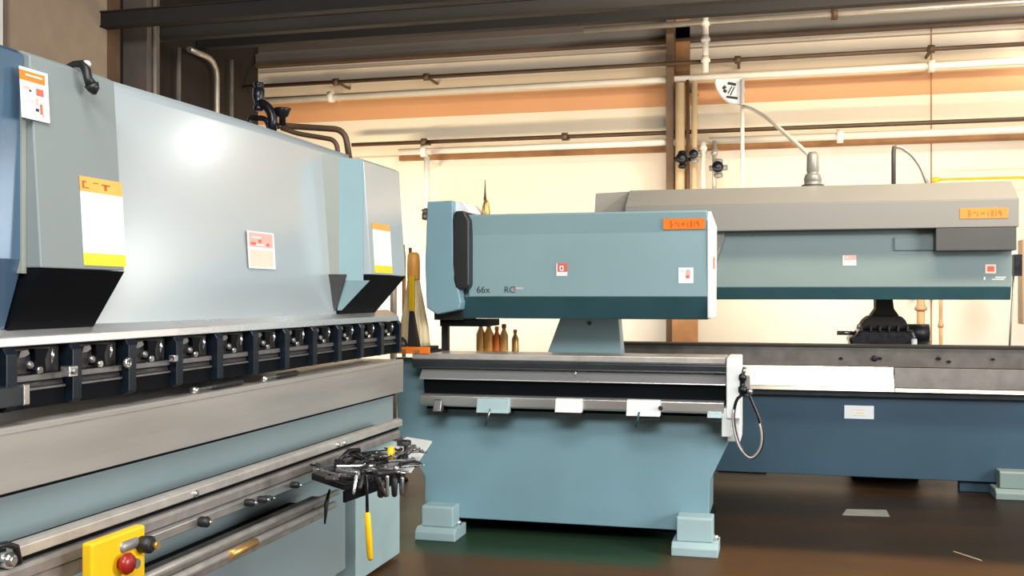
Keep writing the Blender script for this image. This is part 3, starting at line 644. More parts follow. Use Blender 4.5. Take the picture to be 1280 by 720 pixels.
# tape case + dark roll
mb = MB(); p = shelf(486,562,.05); mb.lathe((0,0,0), [(.022,0),(.028,.004),(.028,.022),(.022,.026)], 'yellow', 22, 'x')
o = tag(mb.build('tape_measure'), 'round yellow tape measure standing on edge in the tool heap', 'tape measure'); place(o, shelf(485,566,.062), R(12))
o = tag(MB().lathe((0,0,0), [(.028,0),(.034,.004),(.036,.02),(.03,.026),(.014,.026),(.012,.012),(.0,.012)], 'black', 22).build('tape_roll'), 'black tape roll lying flat on the bare end of the shelf', 'tape roll'); place(o, shelf(505,557,.0))
# black handled wrenches on the bed edge
for k, (u0, v0, u1, v1, lab) in enumerate(((243,486,303,473,'nearer of two black handled hex tools lying on the left press bed edge'), (330,468,372,463,'farther of two black handled hex tools lying on the left press bed edge'))):
    a = px(u0, v0, -2.125); b = px(u1, v1, -2.14); a.z = b.z = 1.142
    t = thing('hex_driver', lab, 'hex driver', None); m_ = a.lerp(b, .35)
    MB().tube([m_, m_.lerp(b,.1), b.lerp(m_,.1), b], [.008,.012,.013,.008], 'black', 12).build('handle', t)
    mb = MB(); mb.tube([a, m_], .006, 'tool_steel', 6, False); mb.lathe(a-Vector((0,0,.012)), [(.013,0),(.015,.004),(.015,.02),(.009,.024)], 'chrome', 12); mb.build('shaft', t)

# ================================================================== MIDDLE PRESS BRAKE (front looks along -Y)
CB = thing('press_brake', 'medium blue green press brake in the middle, orange plate at its beam corner', 'press brake')
YB_ = 6.10
xa, xb = gx(586,YB_), gx(884,YB_)
zt = gz(884,262.5,YB_); zc = zt-.125; zl = 1.486; zb0 = 1.352
bm_ = MB(); bm_.prism([(YB_-.020,zt-.006),(YB_,zc),(YB_,zl),(YB_+.60,zl),(YB_+.60,zt),(YB_-.012,zt)], 'x', xa, xb, 'paint_mid')
BEAM = bm_.build('beam', CB, .005)
MB().prism([(YB_-.002,zl-.001),(YB_+.045,zb0+.001),(YB_+.50,zb0+.001),(YB_+.55,zl-.001)], 'x', gx(571,YB_), xb, 'dark_teal').build('ram', CB, .003)  # faces down; its shade is also painted in as dark teal
# right end face: strong side light put into a white plate
MB().prism([(YB_+.01,zb0+.01),(YB_-.0,zl),(YB_-.012,zt-.06),(YB_+.03,zt-.005),(YB_+.58,zt-.06),(YB_+.52,zb0+.01)], 'x', xb+.001, xb+.022, 'white_paint').build('lit_end_face', CB, .004)
MB().prism([(YB_+.2,gz(890,335,YB_)),(YB_+.26,gz(890,335,YB_)),(YB_+.26,gz(890,320,YB_)),(YB_+.2,gz(890,320,YB_))], 'x', xb+.022, xb+.026, 'red_ink').build('end_mark', CB)
# orange plate
a = py(829,273.8,YB_); b = py(880.5,271.5,YB_)
nrm2 = Vector((0,-1,.18)).normalized()
op = MB(); n_ = 0
zz0, zz1 = gz(855,286,YB_), gz(855,272.5,YB_)
def plate_orange(parent, u0, u1, v0, v1, Y, tiltv, bars, label):
    P0 = py(u0, v0, Y); w = gx(u1,Y)-gx(u0,Y); h = gz((u0+u1)/2,v0,Y)-gz((u0+u1)/2,v1,Y)
    return sticker('name_plate', parent, P0, (1,0,0), (0,-tiltv,-1), (0,-1,tiltv), w, h, [('orange',1)], t=.003, marks=[('plate_ink',*q) for q in bars], label=label)
glyph = [(.17,.2,.21,.85),(.21,.5,.25,.6),(.29,.35,.33,.5),(.36,.35,.38,.8),(.44,.4,.52,.62),(.58,.35,.60,.8),(.65,.25,.70,.8),(.74,.3,.76,.8),(.80,.25,.86,.55),(.84,.5,.87,.8)]
plate_orange(BEAM, 829, 881, 273.5, 287, YB_-.0195, -.16, glyph, 'orange name plate with worn dark letters')
def small_sticker(parent, u, v, w, h, Y, rows, marks, label, off=-.002):
    P0 = py(u, v, Y+off); return sticker('safety_sticker', parent, P0, (1,0,0), (0,0,-1), (0,-1,0), w, h, rows, marks=marks, label=label)
pxm = dep(700,YB_)/F
small_sticker(BEAM, 695.5, 329, 14*pxm, 16*pxm, YB_, [('red_ink',.68),('paper',.32)], [('paper',.3,.2,.65,.6),('red_ink',.42,.3,.54,.5),('paper',0,0,.1,.7)], 'small red and white sticker')
small_sticker(BEAM, 848, 334.5, 18*pxm, 19*pxm, YB_, [('paper',1)], [('grey_ink',.1,.2,.45,.24),('pink_ink',.5,.15,.8,.5),('red_ink',.5,.5,.75,.68)], 'small white sticker with a pink mark')
# lettering low on the left of the beam
for s, u, v, sz in (('66x',604,362.5,.058),('RC',637,362.5,.055)):
    p = py(u, v, YB_-.0015); text_mesh(s, sz, 'ink', 'lettering', BEAM, Matrix.Translation(p) @ Matrix.Rotation(PI/2,4,'X'))
p = py(648,360.5,YB_-.001); mb = MB(); mb.box(p.x-.028,p.x+.03,YB_-.0015,YB_,p.z-.004,p.z+.006,'grey_ink'); mb.box(p.x-.028,p.x-.018,YB_-.002,YB_,p.z-.012,p.z+.008,'brown_ink'); mb.build('lettering', BEAM)
# left housing
YH = 6.02
def pl(Y, *uv): 
    o = []
    for u, v in uv: q_ = py(u, v, Y); o.append((q_.x, q_.z))
    return o
HS = MB().prism(pl(YH,(534,252),(566,250.5),(567,330),(576,378),(574,387),(546,393),(533,385),(531,330)), 'y', YH, YH+.55, 'paint_mid_body').build('drive_housing', CB, .008)
MB().prism(pl(YH+.05,(567,252),(578,252),(586,262),(586,266),(567,266)), 'y', YH+.06, YH+.5, 'white_paint').build('housing_cap', CB, .006)
MB().prism(pl(YH+.03,(567,275),(571,264),(582,264),(588,275),(588,357),(584,362),(570,362),(567,350)), 'y', YH+.0, YH+.5, 'black').build('belt_guard', CB, .012, seg=3)
MB().box(gx(560,YH+.1), gx(600,YH+.1), YH+.12, YH+.5, gz(570,375,YH), gz(570,360,YH), 'paint_mid').build('guard_bracket', CB, .004)
mb = MB(); mb.box(gx(540,YH), gx(600,YH), YH+.15, YH+.45, gz(570,408,YH+.15), gz(570,399.5,YH+.15), 'flat_black'); mb.box(gx(536,YH), gx(572,YH), YH+.1, YH+.4, gz(560,400,YH+.1), gz(560,388,YH+.1), 'black'); mb.build('lower_guard', CB, .003)
MB().box(gx(553,6.4), gx(561,6.4), 6.38, 6.42, 1.10, gz(557,407,6.4), 'black').build('guard_post', CB)
# pillar
YP = 6.62
MB().prism(pl(YP,(700,398),(773,398),(777.5,447),(682,447)), 'y', YP, YP+.14, 'paint_mid').build('throat_pillar', CB, .006)
p = py(737,404,YP); MB().lathe(p, [(.012,0),(.014,.006),(.008,.012)], 'dark_teal', 12, 'y').build('pillar_bolt', CB)
MB().box(gx(600,6.8), gx(870,6.8), 6.72, 7.2, 1.42, 1.95, 'paint_mid_body').build('rear_beam', CB, .01)
# bed body
YQ = 6.20
xL, xR = gx(494,YQ), gx(919,YQ); zT2 = 1.10
poly = [(xL,zT2),(xR,zT2),(gx(916,YQ),gz(916,542,YQ)),(gx(887,YQ),gz(887,602,YQ)),(gx(886,YQ),.105),(gx(531,YQ),.105),(gx(531,YQ),gz(531,596,YQ)),(gx(497,YQ),gz(497,540,YQ))]
MB().prism(poly, 'y', YQ, YQ+.05, 'paint_mid_body').build('bed_panel', CB, .006)
MB().box(gx(531,YQ)+.03, gx(886,YQ)-.03, YQ+.051, YQ+.9, .10, 1.09, 'paint_mid_body').build('bed_core', CB)
MB().box(gx(533,YQ), gx(884,YQ), YQ+.40, YQ+.80, .0, .099, 'flat_black').build('plinth', CB)
# table
MB().box(gx(516,6.05), gx(907,6.05), 6.04, 6.38, 1.104, 1.138, 'rail_steel').build('table_top', CB, .003)
MB().box(gx(535,6.4), gx(900,6.4), 6.40, 6.90, 1.091, 1.10, 'rail_dull').build('rear_table', CB)
yT = 5.99
MB().prism([(6.20,1.103),(6.0,1.103),(yT,1.095),(yT,1.062),(6.02,1.050),(6.20,1.050)], 'x', gx(515,yT), gx(909,yT), 'table_dark').build('die_rail', CB, .003)
MB().prism([(6.20,1.049),(6.050,1.049),(5.992,.990),(5.992,.984),(6.20,.984)], 'x', gx(524,yT), gx(907,yT), 'polish').build('wear_strip', CB, .002)
MB().prism([(6.20,.983),(6.03,.983),(6.04,.896),(6.20,.896)], 'x', gx(527,yT), gx(907,yT), 'flat_black').build('slot_band', CB)
MB().prism([(6.20,.895),(6.00,.895),(5.985,.885),(5.985,.830),(6.0,.822),(6.20,.822)], 'x', gx(525,yT), gx(905,yT), 'steel').build('front_rail', CB, .003)
MB().box(gx(527,yT), gx(905,yT), 6.09, 6.20, .795, .822, 'flat_black').build('rail_shadow_strip', CB)  # black strip stands in for the shadow line under the rail
def bracket(u0, u1, v0, v1, m, notch=True):
    Yb = 5.955; a, b = gx(u0,Yb), gx(u1,Yb); z1, z0 = gz(u0,v0,Yb), gz(u0,v1,Yb)
    o = MB().prism([(5.985,z1),(Yb,z1-.004),(Yb-.012,z0+.02),(Yb-.02,z0),(6.0,z0),(6.0,z1)], 'x', a, b, m).build('stop_bracket', CB, .004)
    MB().box(a+.004, b-.004, Yb, 6.09, z0-.022, z0-.001, 'black').build('bracket_pad', o)
    return o
bracket(542,552,499,514,'clamp_edge')
o = bracket(596,636,497.5,515.5,'paint_pale'); mb = MB(); mb.cyl(py(613,511,5.93), py(607,532,5.93), .006, 'tool_steel', 10); mb.build('bracket_handle', o)
bracket(694,727,498,515,'white_paint')
o = bracket(783,825,499.5,519.5,'white_paint'); mb = MB(); mb.lathe(py(826,510,5.95), [(.012,0),(.014,.01),(.008,.02)], 'black', 12, 'y'); mb.cyl(py(799,515,5.93), py(795,534,5.93), .006, 'dark_teal', 10); mb.build('bracket_handle', o)
bracket(884,902,515,522,'paint_pale')
MB().prism([(6.06,.80),(5.975,.80),(5.975,1.10),(6.03,1.14),(6.40,1.14),(6.40,.72),(6.35,.66),(6.06,.66)], 'x', gx(908,yT), gx(925,yT), 'white_paint').build('table_end_plate', CB, .006)
MB().box(gx(902,6.0), gx(914,6.0), 5.99, 6.19, gz(908,546,6.0), gz(908,510,6.0), 'white_paint').build('table_end_plate', CB, .005)
p = py(719,466,5.99); MB().lathe(p, [(.007,0),(.009,.004),(.005,.008)], 'chrome', 10, 'y').build('set_screw', CB)
# feet
def foot(u0, u1, v0, v1, vm, m, parent, Yf):
    zt_, zm = gz((u0+u1)/2, v0, Yf), .075
    a, b = gx(u0,Yf), gx(u1,Yf); e = (b-a)*.10
    o = MB().prism([(Yf+.14,zm),(Yf,zm),(Yf,zt_-.01),(Yf+.012,zt_),(Yf+.14,zt_)], 'x', a+e, b-e*1.2, m).build('foot', parent, .006)
    MB().prism([(Yf+.18,0),(Yf-.055,0),(Yf-.055,.050),(Yf-.02,.074),(Yf+.18,.074)], 'x', a, b, m).build('foot_base', o, .006)
    MB().lathe(((b-.02),Yf+.08,.074), [(.016,0),(.018,.01),(.018,.025),(.01,.03)], 'chrome', 8).build('anchor_bolt', o)
foot(840,898,647,693,675,'paint_pale', CB, 6.06)
foot(522,572,633,677,660,'paint_pale', CB, 6.06)
# cable at the right end: switch cluster + hanging loop
cl_ = MB(); Yc = 5.98
pts = [py(u,v,Yc) for u,v in ((930,492),(921,500),(917,520),(919,540),(926,560),(939,572),(950,562),(953,545),(949,525),(941,505),(934,489))]
sm = []
for i in range(len(pts)-1):
    p0,p1,p2,p3 = pts[max(i-1,0)],pts[i],pts[i+1],pts[min(i+2,len(pts)-1)]
    for k in range(5):
        t=k/5; sm.append(.5*((2*p1)+(p2-p0)*t+(2*p0-5*p1+4*p2-p3)*t*t+(3*p1-p0-3*p2+p3)*t**3))
sm.append(pts[-1]); cl_.tube(sm, .010, 'tool_black', 12); cab = cl_.build('cable_loop', CB)
MB().tube([p+Vector((-.004,-.008,.0)) for p in sm[8:40]], .0065, 'pipe_grey', 10).build('metal_sleeve', cab)
mb = MB(); mb.lathe(py(928,487,Yc)-Vector((0,0,.02)), [(.02,0),(.025,.01),(.025,.035),(.015,.04),(.015,.07),(.022,.075),(.022,.10),(.01,.11)], 'tool_black', 14)
mb.lathe(py(937,490,Yc-.01)-Vector((0,0,.02)), [(.012,0),(.018,.01),(.018,.03),(.01,.04)], 'tool_steel', 12); mb.cyl(py(928,470,Yc), py(931,459,Yc), .012, 'tool_steel', 10); mb.build('limit_switch', CB)
MB().box(gx(920,6.1), gx(938,6.1), 5.99, 6.05, gz(930,494,6.0), gz(930,470,6.0), 'gland').build('switch_bracket', CB)
rebase(CB, (-1.3, 6.5, 0))

# oil can on the beam
oc = thing('oil_can', 'small brass oil can with thin upright spout standing on top of the middle press beam', 'oil can')
Yo = 6.35; xo = gx(607.5,Yo)
MB().lathe((xo,Yo,zt), [(.024,0),(.027,.004),(.026,.05),(.02,.085),(.010,.11)], 'brass', 20).build('body', oc)
MB().lathe((xo-.006,Yo,zt+.11), [(.010,0),(.006,.05),(.0025,.13)], 'pipe_dark', 12).build('spout', oc)
MB().lathe((xo-.035,Yo,zt), [(.013,0),(.014,.02),(.010,.026)], 'pipe_dark', 14).build('filler_cap', oc)
# orange tray + wrapped bundle on the left end
Yw = 6.13
tr = thing('oil_tray', 'flat brown tray with bright orange rim on the left shoulder of the middle press', 'tray')
MB().box(gx(493,Yw), gx(541,Yw), Yw-.08, Yw+.22, 1.1385, 1.152, 'umber').build('tray_base', tr, .003)
MB().box(gx(489,Yw-.05), gx(540,Yw-.05), Yw-.10, Yw-.081, gz(515,441,Yw), gz(515,432.5,Yw), 'orange').build('tray_rim', tr, .004)
MB().box(gx(495,Yw), gx(537,Yw), Yw-.04, Yw+.18, 1.1525, 1.175, 'umber').build('tray_block', tr, .004)
for u in (505,522): MB().box(gx(u,Yw-.1)-.015, gx(u,Yw-.1)+.015, Yw-.105, Yw-.1, gz(515,440,Yw), gz(515,436,Yw), 'rust').build('rim_notch', tr)
wb = thing('wrapped_bundle', 'orange topped upright bundle in cloudy tan plastic sheet standing on the orange rimmed tray', 'bundle')
zb_ = 1.1755; xc_ = gx(517,6.2); mb = MB(); mi = mb._mi('wrap'); rings = []
import math as _m
for j, (zz, rr, dx) in enumerate(((0,.098,-.004),(.04,.095,-.002),(.12,.086,0),(.20,.072,.0),(.28,.058,.0),(.36,.044,.0),(.42,.036,0))):
    rings.append([mb.bm.verts.new((xc_+dx+(rr*(1+.13*_m.sin(5*k*2*PI/40+j*.2)))*_m.cos(k*2*PI/40), 6.2+rr*.8*(1+.16*_m.sin(7*k*2*PI/40))*_m.sin(k*2*PI/40), zb_+zz)) for k in range(40)])
for a, b in zip(rings, rings[1:]):
    for k in range(40): mb._face([a[k],a[(k+1)%40],b[(k+1)%40],b[k]], mi, True)
mb._face(list(reversed(rings[0])), mi); mb._face(rings[-1], mi); mb.build('plastic_wrap', wb)
MB().lathe((xc_+.0,6.2,zb_+.415), [(.036,0),(.040,.005),(.041,.10),(.038,.16),(.02,.175)], 'orange_lt', 20).build('orange_top', wb)
MB().box(xc_-.004, xc_+.034, 6.115, 6.135, zb_+.22, zb_+.44, 'yellow').build('yellow_band', wb, .006)
MB().cyl((xc_-.022,6.2,zb_+.56),(xc_-.022,6.2,zb_+.62),.010,'pipe_dark',12).build('nozzle', wb)
MB().prism([(xc_-.005,zb_),(xc_+.07,zb_),(xc_+.028,zb_+.22),(xc_+.006,zb_+.22)], 'y', 6.10, 6.14, 'umber').build('dark_flap', wb, .004)
MB().lathe((xc_-.05,6.10,zb_), [(.04,0),(.045,.01),(.035,.04),(.015,.06)], 'black', 16).build('foot_weight', wb)
# slim canisters behind the end of the left press
for k, (u, v, r, m_) in enumerate(((492,308,.024,'pipe_grey'),(505,306,.014,'rust'))):
    Yk = 7.6 + .3*k; p = py(u, v, Yk)
    t = thing('gas_cylinder' if k == 0 else 'standing_rod', ['grey upright cylinder just behind the far corner of the tall left press','rusty upright rod beside the grey cylinder behind the tall left press'][k], 'cylinder' if k == 0 else 'rod')
    MB().lathe((p.x,Yk,0), [(r,0),(r*1.15,.01),(r*1.15,p.z-.1),(r*.6,p.z-.04),(r*.5,p.z)], m_, 16).build('body', t)
    MB().lathe((p.x,Yk,0), [(r*2.4,0),(r*2.4,.02),(r*1.3,.03)], 'black', 16).build('base', t)
# orange and amber bottles on the table rear
for k, (u, v, r, m_, lab) in enumerate(((601,402,.026,'amber','pale amber bottle with narrow neck, left of the orange bottles'),(611,402,.028,'orange_lt','tall light orange bottle behind the middle press table'),(621,408,.022,'orange','short deep orange bottle behind the middle press table'),(630,405,.024,'amber','pale amber bottle right of the deep orange one'),(644,412,.02,'brass','small brown bottle, rightmost of the row behind the table'))):
    Yk = 6.70; p = py(u, v, Yk); h = p.z - 1.1005
    r *= 1.18; t = thing('bottle', lab, 'bottle', 'bottles on the rear of the middle table')
    MB().lathe((p.x,Yk,1.1005), [(r*.95,0),(r,.004),(r,h*.62),(r*.45,h*.80),(r*.4,h*.86)], m_, 18).build('body', t)
    MB().lathe((p.x,Yk,1.1005+h*.86), [(r*.55,0),(r*.55,h*.12),(r*.4,h*.14)], 'brown_ink' if k%2 else 'orange', 14).build('cap', t)

# ================================================================== RIGHT PRESS BRAKE
RB = thing('press_brake', 'long press brake on the right with a warm grey hood and dark blue bed', 'press brake')
YH2 = 8.20
zf1 = gz(1000,254,YH2); zf0 = gz(1000,287.5,YH2)
zk = gz(1000,233.5,8.45)
XE = gx(1274,YH2)
fx0, bx0 = gx(781,YH2), gx(744,8.45)
# hood: lower front box + sloping upper part
hd = MB(); hd.prism([(YH2,zf0),(YH2,zf1),(8.45,zk),(8.95,zk),(8.95,zf0)], 'x', fx0, XE, 'hood_grey', None)
HOOD = hd.build('hood', RB, .006)
MB().prism([(YH2+.006,zf1+.004),(8.45,zk+.004),(8.95,zk+.004),(8.95,zk-.002),(8.45,zk-.004),(YH2+.006,zf1-.002)], 'x', fx0+.004, XE-.004, 'hood_top_sheen').build('top_sheen_sheet', HOOD, .002)  # overlay on the slope, lightened to carry the wall's reflection
mb = MB(); mb.hull8([(bx0,8.40,zf1-.06),(fx0-.001,8.32,zf1-.06),(fx0-.001,8.95,zf1-.06),(bx0,8.95,zf1-.06),(bx0,8.47,zk-.01),(fx0-.001,8.46,zk-.002),(fx0-.001,8.95,zk-.002),(bx0,8.95,zk-.01)], 'hood_top_sheen'); mb.build('hood_end', RB, .006)
plate_orange(HOOD, 1200, 1260, 260.5, 273.5, YH2-.002, 0, [(a,b,c,d) for a,b,c,d in glyph], 'orange name plate')
# beam panel
YP2 = 8.36; PX0, PX1 = gx(870,YP2), gx(1265,YP2); z1_, z0_, zd = zf0-.001, gz(1000,359,YP2), gz(1000,374.5,YP2)
PAN = MB().box(PX0, PX1, YP2, YP2+.35, z0_, z1_, 'paint_far').build('beam', RB, .004)
MB().prism([(YP2,z0_-.001),(YP2+.03,zd),(YP2+.33,zd),(YP2+.35,z0_-.001)], 'x', PX0, PX1-.005, 'dark_teal').build('ram', RB, .003)
MB().box(gx(1170,YH2), gx(1271,YH2), YH2+.005, YH2+.5-.35+.01, gz(1220,313,YH2), zf0-.001, 'dark_box').build('valve_cover', RB, .004)
MB().box(gx(1118,YP2-.01), gx(1168,YP2-.01), YP2-.02, YP2-.001, gz(1140,313,YP2), gz(1140,297,YP2), 'paint_far').build('cover_plate', RB, .003)
MB().prism(pl(8.30,(893,283),(906,283),(905,300),(897,322),(893,345)), 'y', 8.29, 8.345, 'hood_grey').build('side_bracket', RB, .003)
s2 = dep(1060,YP2)/F
small_sticker(PAN, 1053.5, 319, 16*s2, 13*s2, YP2, [('pink_ink',.5),('paper',.5)], [('paper',0,0,.1,1),('paper',.2,.15,.4,.25)], 'small pink and white sticker')
small_sticker(PAN, 1231.5, 330.5, 12*s2, 11*s2, YP2, [('peach_ink',1)], [('red_ink',.2,.2,.85,.8)], 'small red sticker')
p = py(1248,348,YP2-.001); mb = MB(); mb.box(p.x-.045,p.x+.04,YP2-.0015,YP2,p.z-.012,p.z-.002,'grey_ink'); mb.box(p.x-.10,p.x-.09,YP2-.0015,YP2,p.z-.01,p.z+.012,'paper'); mb.box(p.x-.02,p.x+.05,YP2-.0015,YP2,p.z+.004,p.z+.012,'paper'); mb.build('lettering', PAN)
# bed
YB2 = 8.45; bx_l, bx_r = gx(775,YB2), gx(1330,YB2)
MB().box(bx_l, bx_r, 8.42, 8.60, gz(1000,457,8.42), gz(1000,433,8.42), 'table_mid').build('table', RB, .004)
MB().box(bx_l, bx_r, 8.40, 8.62, gz(1000,433,8.42)+.0005, gz(1000,431,8.42)+.004, 'girder_dark').build('table_edge', RB)
xs = gx(1118,8.33)  # one plate split here: its reflection put into tilt and colour
za, zb2 = gz(1000,458,8.35), gz(1000,482,8.35)
MB().prism([(8.45,za),(8.42,za),(8.33,zb2),(8.33,zb2-.003),(8.45,zb2-.003)], 'x', gx(870,8.38), xs, 'polish').build('face_plate', RB, .002)
o = MB().prism([(8.45,za),(8.37,za),(8.35,zb2),(8.45,zb2)], 'x', xs+.003, bx_r, 'table_mid').build('face_plate', RB, .002); o['label'] = 'steel face plate, reflection painted dark'
MB().prism([(8.45,zb2-.004),(8.33,zb2-.004),(8.31,zb2-.03),(8.45,zb2-.03)], 'x', gx(870,8.33), xs, 'steel').build('lip', RB, .002)
MB().prism([(8.45,zb2-.004),(8.33,zb2-.004),(8.31,zb2-.03),(8.45,zb2-.03)], 'x', xs+.003, bx_r, 'rail_steel').build('lip', RB, .002)
MB().box(gx(870,8.36), bx_r, 8.37, 8.45, zb2-.075, zb2-.031, 'table_dark').build('lip_gap', RB)
zb3 = gz(1000,593,YB2)
MB().box(gx(780,YB2), bx_r-.02, YB2, YB2+.05, zb3, zb2+.02, 'paint_navy').build('bed_panel', RB, .005)
MB().box(gx(820,YB2), bx_r-.1, YB2+.051, YB2+.14, zb3+.03, 1.0, 'paint_navy').build('bed_core', RB)
for u, v, w_ in ((1051,448,.03),(1093,448,.06),(1100,448,.03),(1173,448,.035),(1186,452,.03),(1241,449,.025)):
    p = py(u, v, 8.42); mb = MB(); mb.lathe(p, [(w_*.35,0),(w_*.4,.006),(w_*.2,.014)], 'tool_black', 10, 'y'); mb.box(p.x-w_/2,p.x+w_/2,8.408,8.42,p.z-.006,p.z+.006,'tool_black'); mb.build('table_clip', RB)
s3 = dep(1060,YB2)/F
sticker('data_plate', RB, py(1055.5,506.5,YB2-.001), (1,0,0), (0,0,-1), (0,-1,0), 35*s3, 16.5*s3, [('paper',1)], marks=[('peach_ink',.3,.3,.7,.36),('yellow_ink',.4,.55,.65,.62),('grey_ink',.3,.75,.7,.79)], label='small white data plate')
foot(1243,1310,590,622,610,'paint_far', RB, 8.30)
# small feet far left
MB().box(gx(800,8.5), gx(840,8.5), 8.46, 8.58, 0, zb3, 'paint_navy').build('foot', RB, .004)
MB().box(gx(1200,8.5), gx(1300,8.5), 8.52, 8.62, 0, zb3, 'paint_navy').build('rear_foot', RB, .004)
# right side frame outside the hood edge: cable and box on the end
mb = MB(); mb.box(gx(1266,8.5), gx(1276,8.5), 8.45, 8.60, gz(1270,345,8.5), gz(1270,318,8.5), 'tool_black'); mb.build('end_switch', RB, .003)
MB().tube([py(u,v,8.55) for u,v in ((1267,344),(1266,370),(1264,400),(1262,432))], .008, 'pipe_grey', 8).build('end_cable', RB)
# cable gland tower on the hood
xg = gx(1016,8.6); zg = zk
g1 = MB().lathe((xg,8.6,zg-.002), [(.085,0),(.085,.02),(.07,.022),(.066,.06),(.072,.065),(.06,.11),(.045,.12),(.045,.13),(.05,.135),(.046,.26),(.03,.29)], 'gland', 22).build('cable_gland', RB)
MB().lathe((xg,8.6,zg+.001), [(.088,0),(.092,.01),(.088,.026)], 'dark_box', 22).build('gland_ring', g1)
pts = [py(1014,196,8.6), py(1005,188,8.7), py(985,170,9.0), py(960,148,9.5), py(940,136,10.2), py(929,133,10.52)]
hyd(pts, .018, 'pipe_white').build('feed_conduit', RB)
hyd([Vector((gx(1117,8.62),8.62,zk-.03)), py(1117,190,8.62), py(1118,183,8.62)], .017, 'dark_box').build('hose', RB)
pts = [py(1118,183,8.62), py(1127,184,8.62), py(1141,194,8.62), py(1152,210,8.62), py(1160,232,8.62)]
hyd(pts, .016, 'pipe_grey').build('hose', RB)
rebase(RB, (1.0, 8.6, 0))
RB2 = RB
# motor on the ram gap
mt = thing('drive_motor', 'black finned motor block seen in the gap under the right press beam', 'motor')
Ym = 9.1; xm_ = gx(1103,Ym); zm_ = gz(1103,440,Ym); Hh = gz(1103,374,Ym)-zm_
MB().prism([(xm_-.27,zm_),(xm_+.25,zm_),(xm_+.25,zm_+.10),(xm_+.22,zm_+.19),(xm_-.20,zm_+.19),(xm_-.22,zm_+.14),(xm_-.28,zm_+.12),(xm_-.26,zm_+.06)], 'y', Ym-.2, Ym+.2, 'tool_black').build('motor_base', mt, .02)
mb = MB()
for k in range(6): mb.box(xm_-.19+k*.07, xm_-.17+k*.07, Ym-.22, Ym+.2, zm_+.17, zm_+.225, 'black')
mb.prism([(xm_-.20,zm_+.191),(xm_+.20,zm_+.191),(xm_+.16,zm_+.27),(xm_+.13,zm_+.30),(xm_-.11,zm_+.30),(xm_-.15,zm_+.27)], 'y', Ym-.17, Ym+.17, 'umber'); mb.build('housing', mt, .012)
mb = MB(); mb.prism([(xm_-.10,zm_+.301),(xm_+.12,zm_+.301),(xm_+.08,zm_+.36),(xm_+.07,zm_+.44),(xm_-.06,zm_+.44),(xm_-.06,zm_+.36)], 'y', Ym-.12, Ym+.12, 'umber'); mb.build('neck', mt, .008)
MB().cyl((xm_+.2,Ym,zm_+.16),(xm_+.36,Ym,zm_+.16),.075,'black',18).build('side_pot', mt)
MB().cyl((xm_+.3,Ym,zm_+.0),(xm_+.3,Ym,zm_+.10),.07,'black',18).build('side_pot', mt)
MB().cyl((xm_-.36,Ym,zm_+.155),(xm_-.2,Ym,zm_+.155),.018,'tool_steel',12).build('stub', mt)
MB().cyl((xm_+.22,Ym-.23,zm_),(xm_+.22,Ym-.23,zm_+.12),.022,'paper',12).build('drain_tube', mt)
MB().box(xm_-.26, xm_+.26, Ym-.2, Ym+.2, .0, zm_-.001, 'dark_box').build('motor_stand', mt, .01)
# brown pipes at the wall behind
vpipe(1151, 10.4, 600, 366, .036, 'old_pipe', 'thick rusty vertical pipe right of the black motor', name='riser_pipe', cat='pipe', coll=(384,))
vpipe(1176, 10.4, 600, 366, .017, 'old_pipe', 'thin rusty vertical pipe with a swollen joint, seen under the right press beam', name='riser_pipe', cat='pipe', coll=(405,))
MB_ = MB(); MB_.box(gx(1275,10.3), gx(1300,10.3), 10.2, 10.4, gz(1275,405,10.3), gz(1275,300,10.3), 'hazel'); tag(MB_.build('service_box', bevel=.01), 'pale tan narrow wall box cut by the right edge of the picture', 'box')
# floor bits
mb = MB(); mb.box(gx(897,9.0), gx(958,9.0), 9.0, 9.08, 0, .03, 'hazel'); tag(mb.build('light_glimmer'), 'pale strip painting a glimmer of light on the floor under the right press', 'glimmer')
p = Vector((gx(1055,6.9), 6.9, 0))
d_ = CAMZ*F/(641-HZ); 
def fl(u, v): d = CAMZ*F/(v-HZ); xc = _r(u)*d; return (xc*CA-d*SA, xc*SA+d*CA)
mb = MB(); mb.prism([fl(1053,644),fl(1112,646),fl(1108,638),fl(1058,637)], 'z', .0, .004, 'gland'); tag(mb.build('paper_strip'), 'pale grey strip lying on the dark floor in front of the right press', 'strip')  # paper strip lying on the floor
mb = MB(); mb.prism([fl(1192,690),fl(1228,702),(fl(1228,702)[0],fl(1228,702)[1]+.03),(fl(1192,690)[0],fl(1192,690)[1]+.02)], 'z', .0, .003, 'hazel'); tag(mb.build('wood_chip'), 'thin tan sliver lying on the floor near the lower right', 'debris')

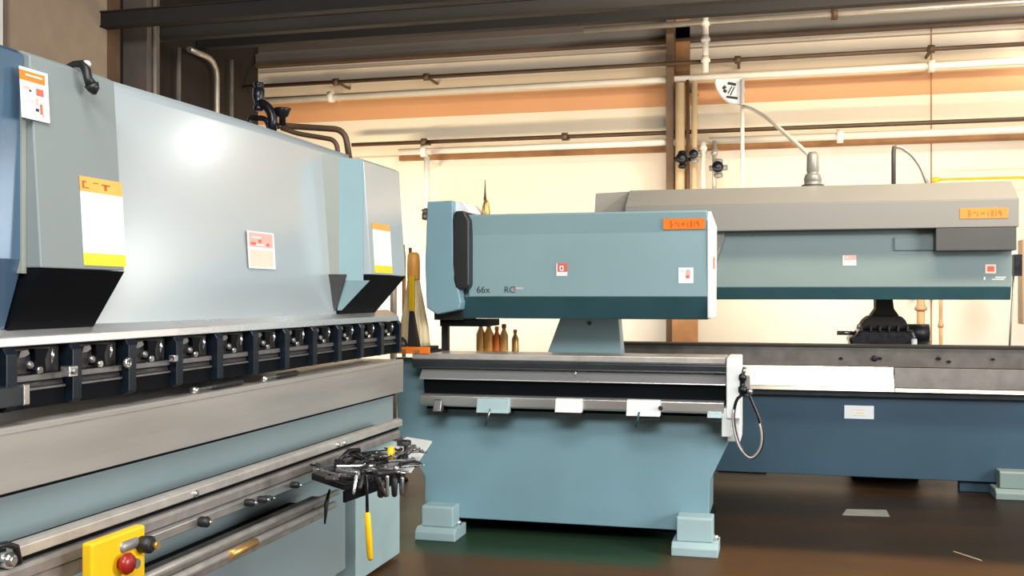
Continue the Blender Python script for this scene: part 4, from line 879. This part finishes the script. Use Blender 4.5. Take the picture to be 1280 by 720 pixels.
# ================================================================== LIGHTS
def area(name, loc, rot, sx, sy, power, col):
    l = bpy.data.lights.new(name, 'AREA'); l.shape = 'RECTANGLE'; l.size = sx; l.size_y = sy; l.energy = power; l.color = col
    o = bpy.data.objects.new(name, l); COL.objects.link(o); o.location = loc; o.rotation_euler = rot; return o
def aim(o, tgt):
    o.rotation_euler = (Vector(tgt) - Vector(o.location)).to_track_quat('-Z', 'Y').to_euler()
o = area('window_daylight', (5.5, 4.2, 2.3), (0,0,0), 4.4, 2.0, 590, (.93,.97,1.0)); aim(o, (-2.2,5.2,1.6))
o = area('back_window_daylight', (4.6, 10.93, 2.4), (0,0,0), 1.6, 1.6, 62, (.95,.98,1.0)); aim(o, (3.0,0,1.9))
o = area('added_wall_wash', (2.7, 6.4, 4.8), (0,0,0), 5.0, .8, 480, (1.0,.84,.62)); aim(o, (2.2, 11, 2.0))  # unseen lamp added to brighten the back wall
o = area('hidden_wall_fill', (-.4, 9.35, 1.86), (0,0,0), 4.6, .12, 58, (1.0,.86,.68)); aim(o, (-.4, 11, 2.3))  # added lamp hidden behind the presses, brightens the lower wall
o = area('hidden_wall_fill', (-4.6, 9.2, 1.86), (0,0,0), 1.9, .12, 74, (1.0,.84,.62)); aim(o, (-4.3, 11, 1.9))  # second added lamp, hidden, for the left stretch of wall
o = area('overhead_fill', (-.2, 1.5, 4.9), (0,0,0), 3.0, 1.2, 150, (1.0,.97,.92)); aim(o, (-.2, 2.6, 0))  # unseen fill added overhead
o = area('overhead_fill', (.8, -2.0, 4.6), (0,0,0), 4.0, 1.5, 560, (.95,.98,1.0)); aim(o, (.2,7.0,.6))  # fill added behind the camera for the machines' front faces
# floodlight added right of the picture to put a hot spot on the ram sheet
sp = bpy.data.lights.new('hotspot_lamp', 'AREA'); sp.shape = 'DISK'; sp.size = .36; sp.energy = 15; sp.color = (1,.98,.95)
o = bpy.data.objects.new('hotspot_lamp', sp); COL.objects.link(o); o.location = (2.6, 10.8, 3.9); aim(o, (-2.2,3.7,2.1))
W = bpy.data.worlds.new('World'); bpy.context.scene.world = W; W.use_nodes = True
W.node_tree.nodes['Background'].inputs[0].default_value = (.9,.95,1,1); W.node_tree.nodes['Background'].inputs[1].default_value = .3

# ================================================================== CAMERA
cam = bpy.data.cameras.new('camera'); cam.lens = F/1280*36; cam.sensor_width = 36; cam.shift_y = (HZ-360)/1280; cam.clip_start = .05
co = bpy.data.objects.new('camera', cam); COL.objects.link(co); co.location = (0,0,CAMZ); co.rotation_euler = (PI/2, 0, A)
sc = bpy.context.scene; sc.camera = co
sc.view_settings.view_transform = 'Standard'; sc.view_settings.look = 'None'; sc.view_settings.gamma = 1; sc.view_settings.use_curve_mapping = False
sc.view_settings.exposure = 0.0
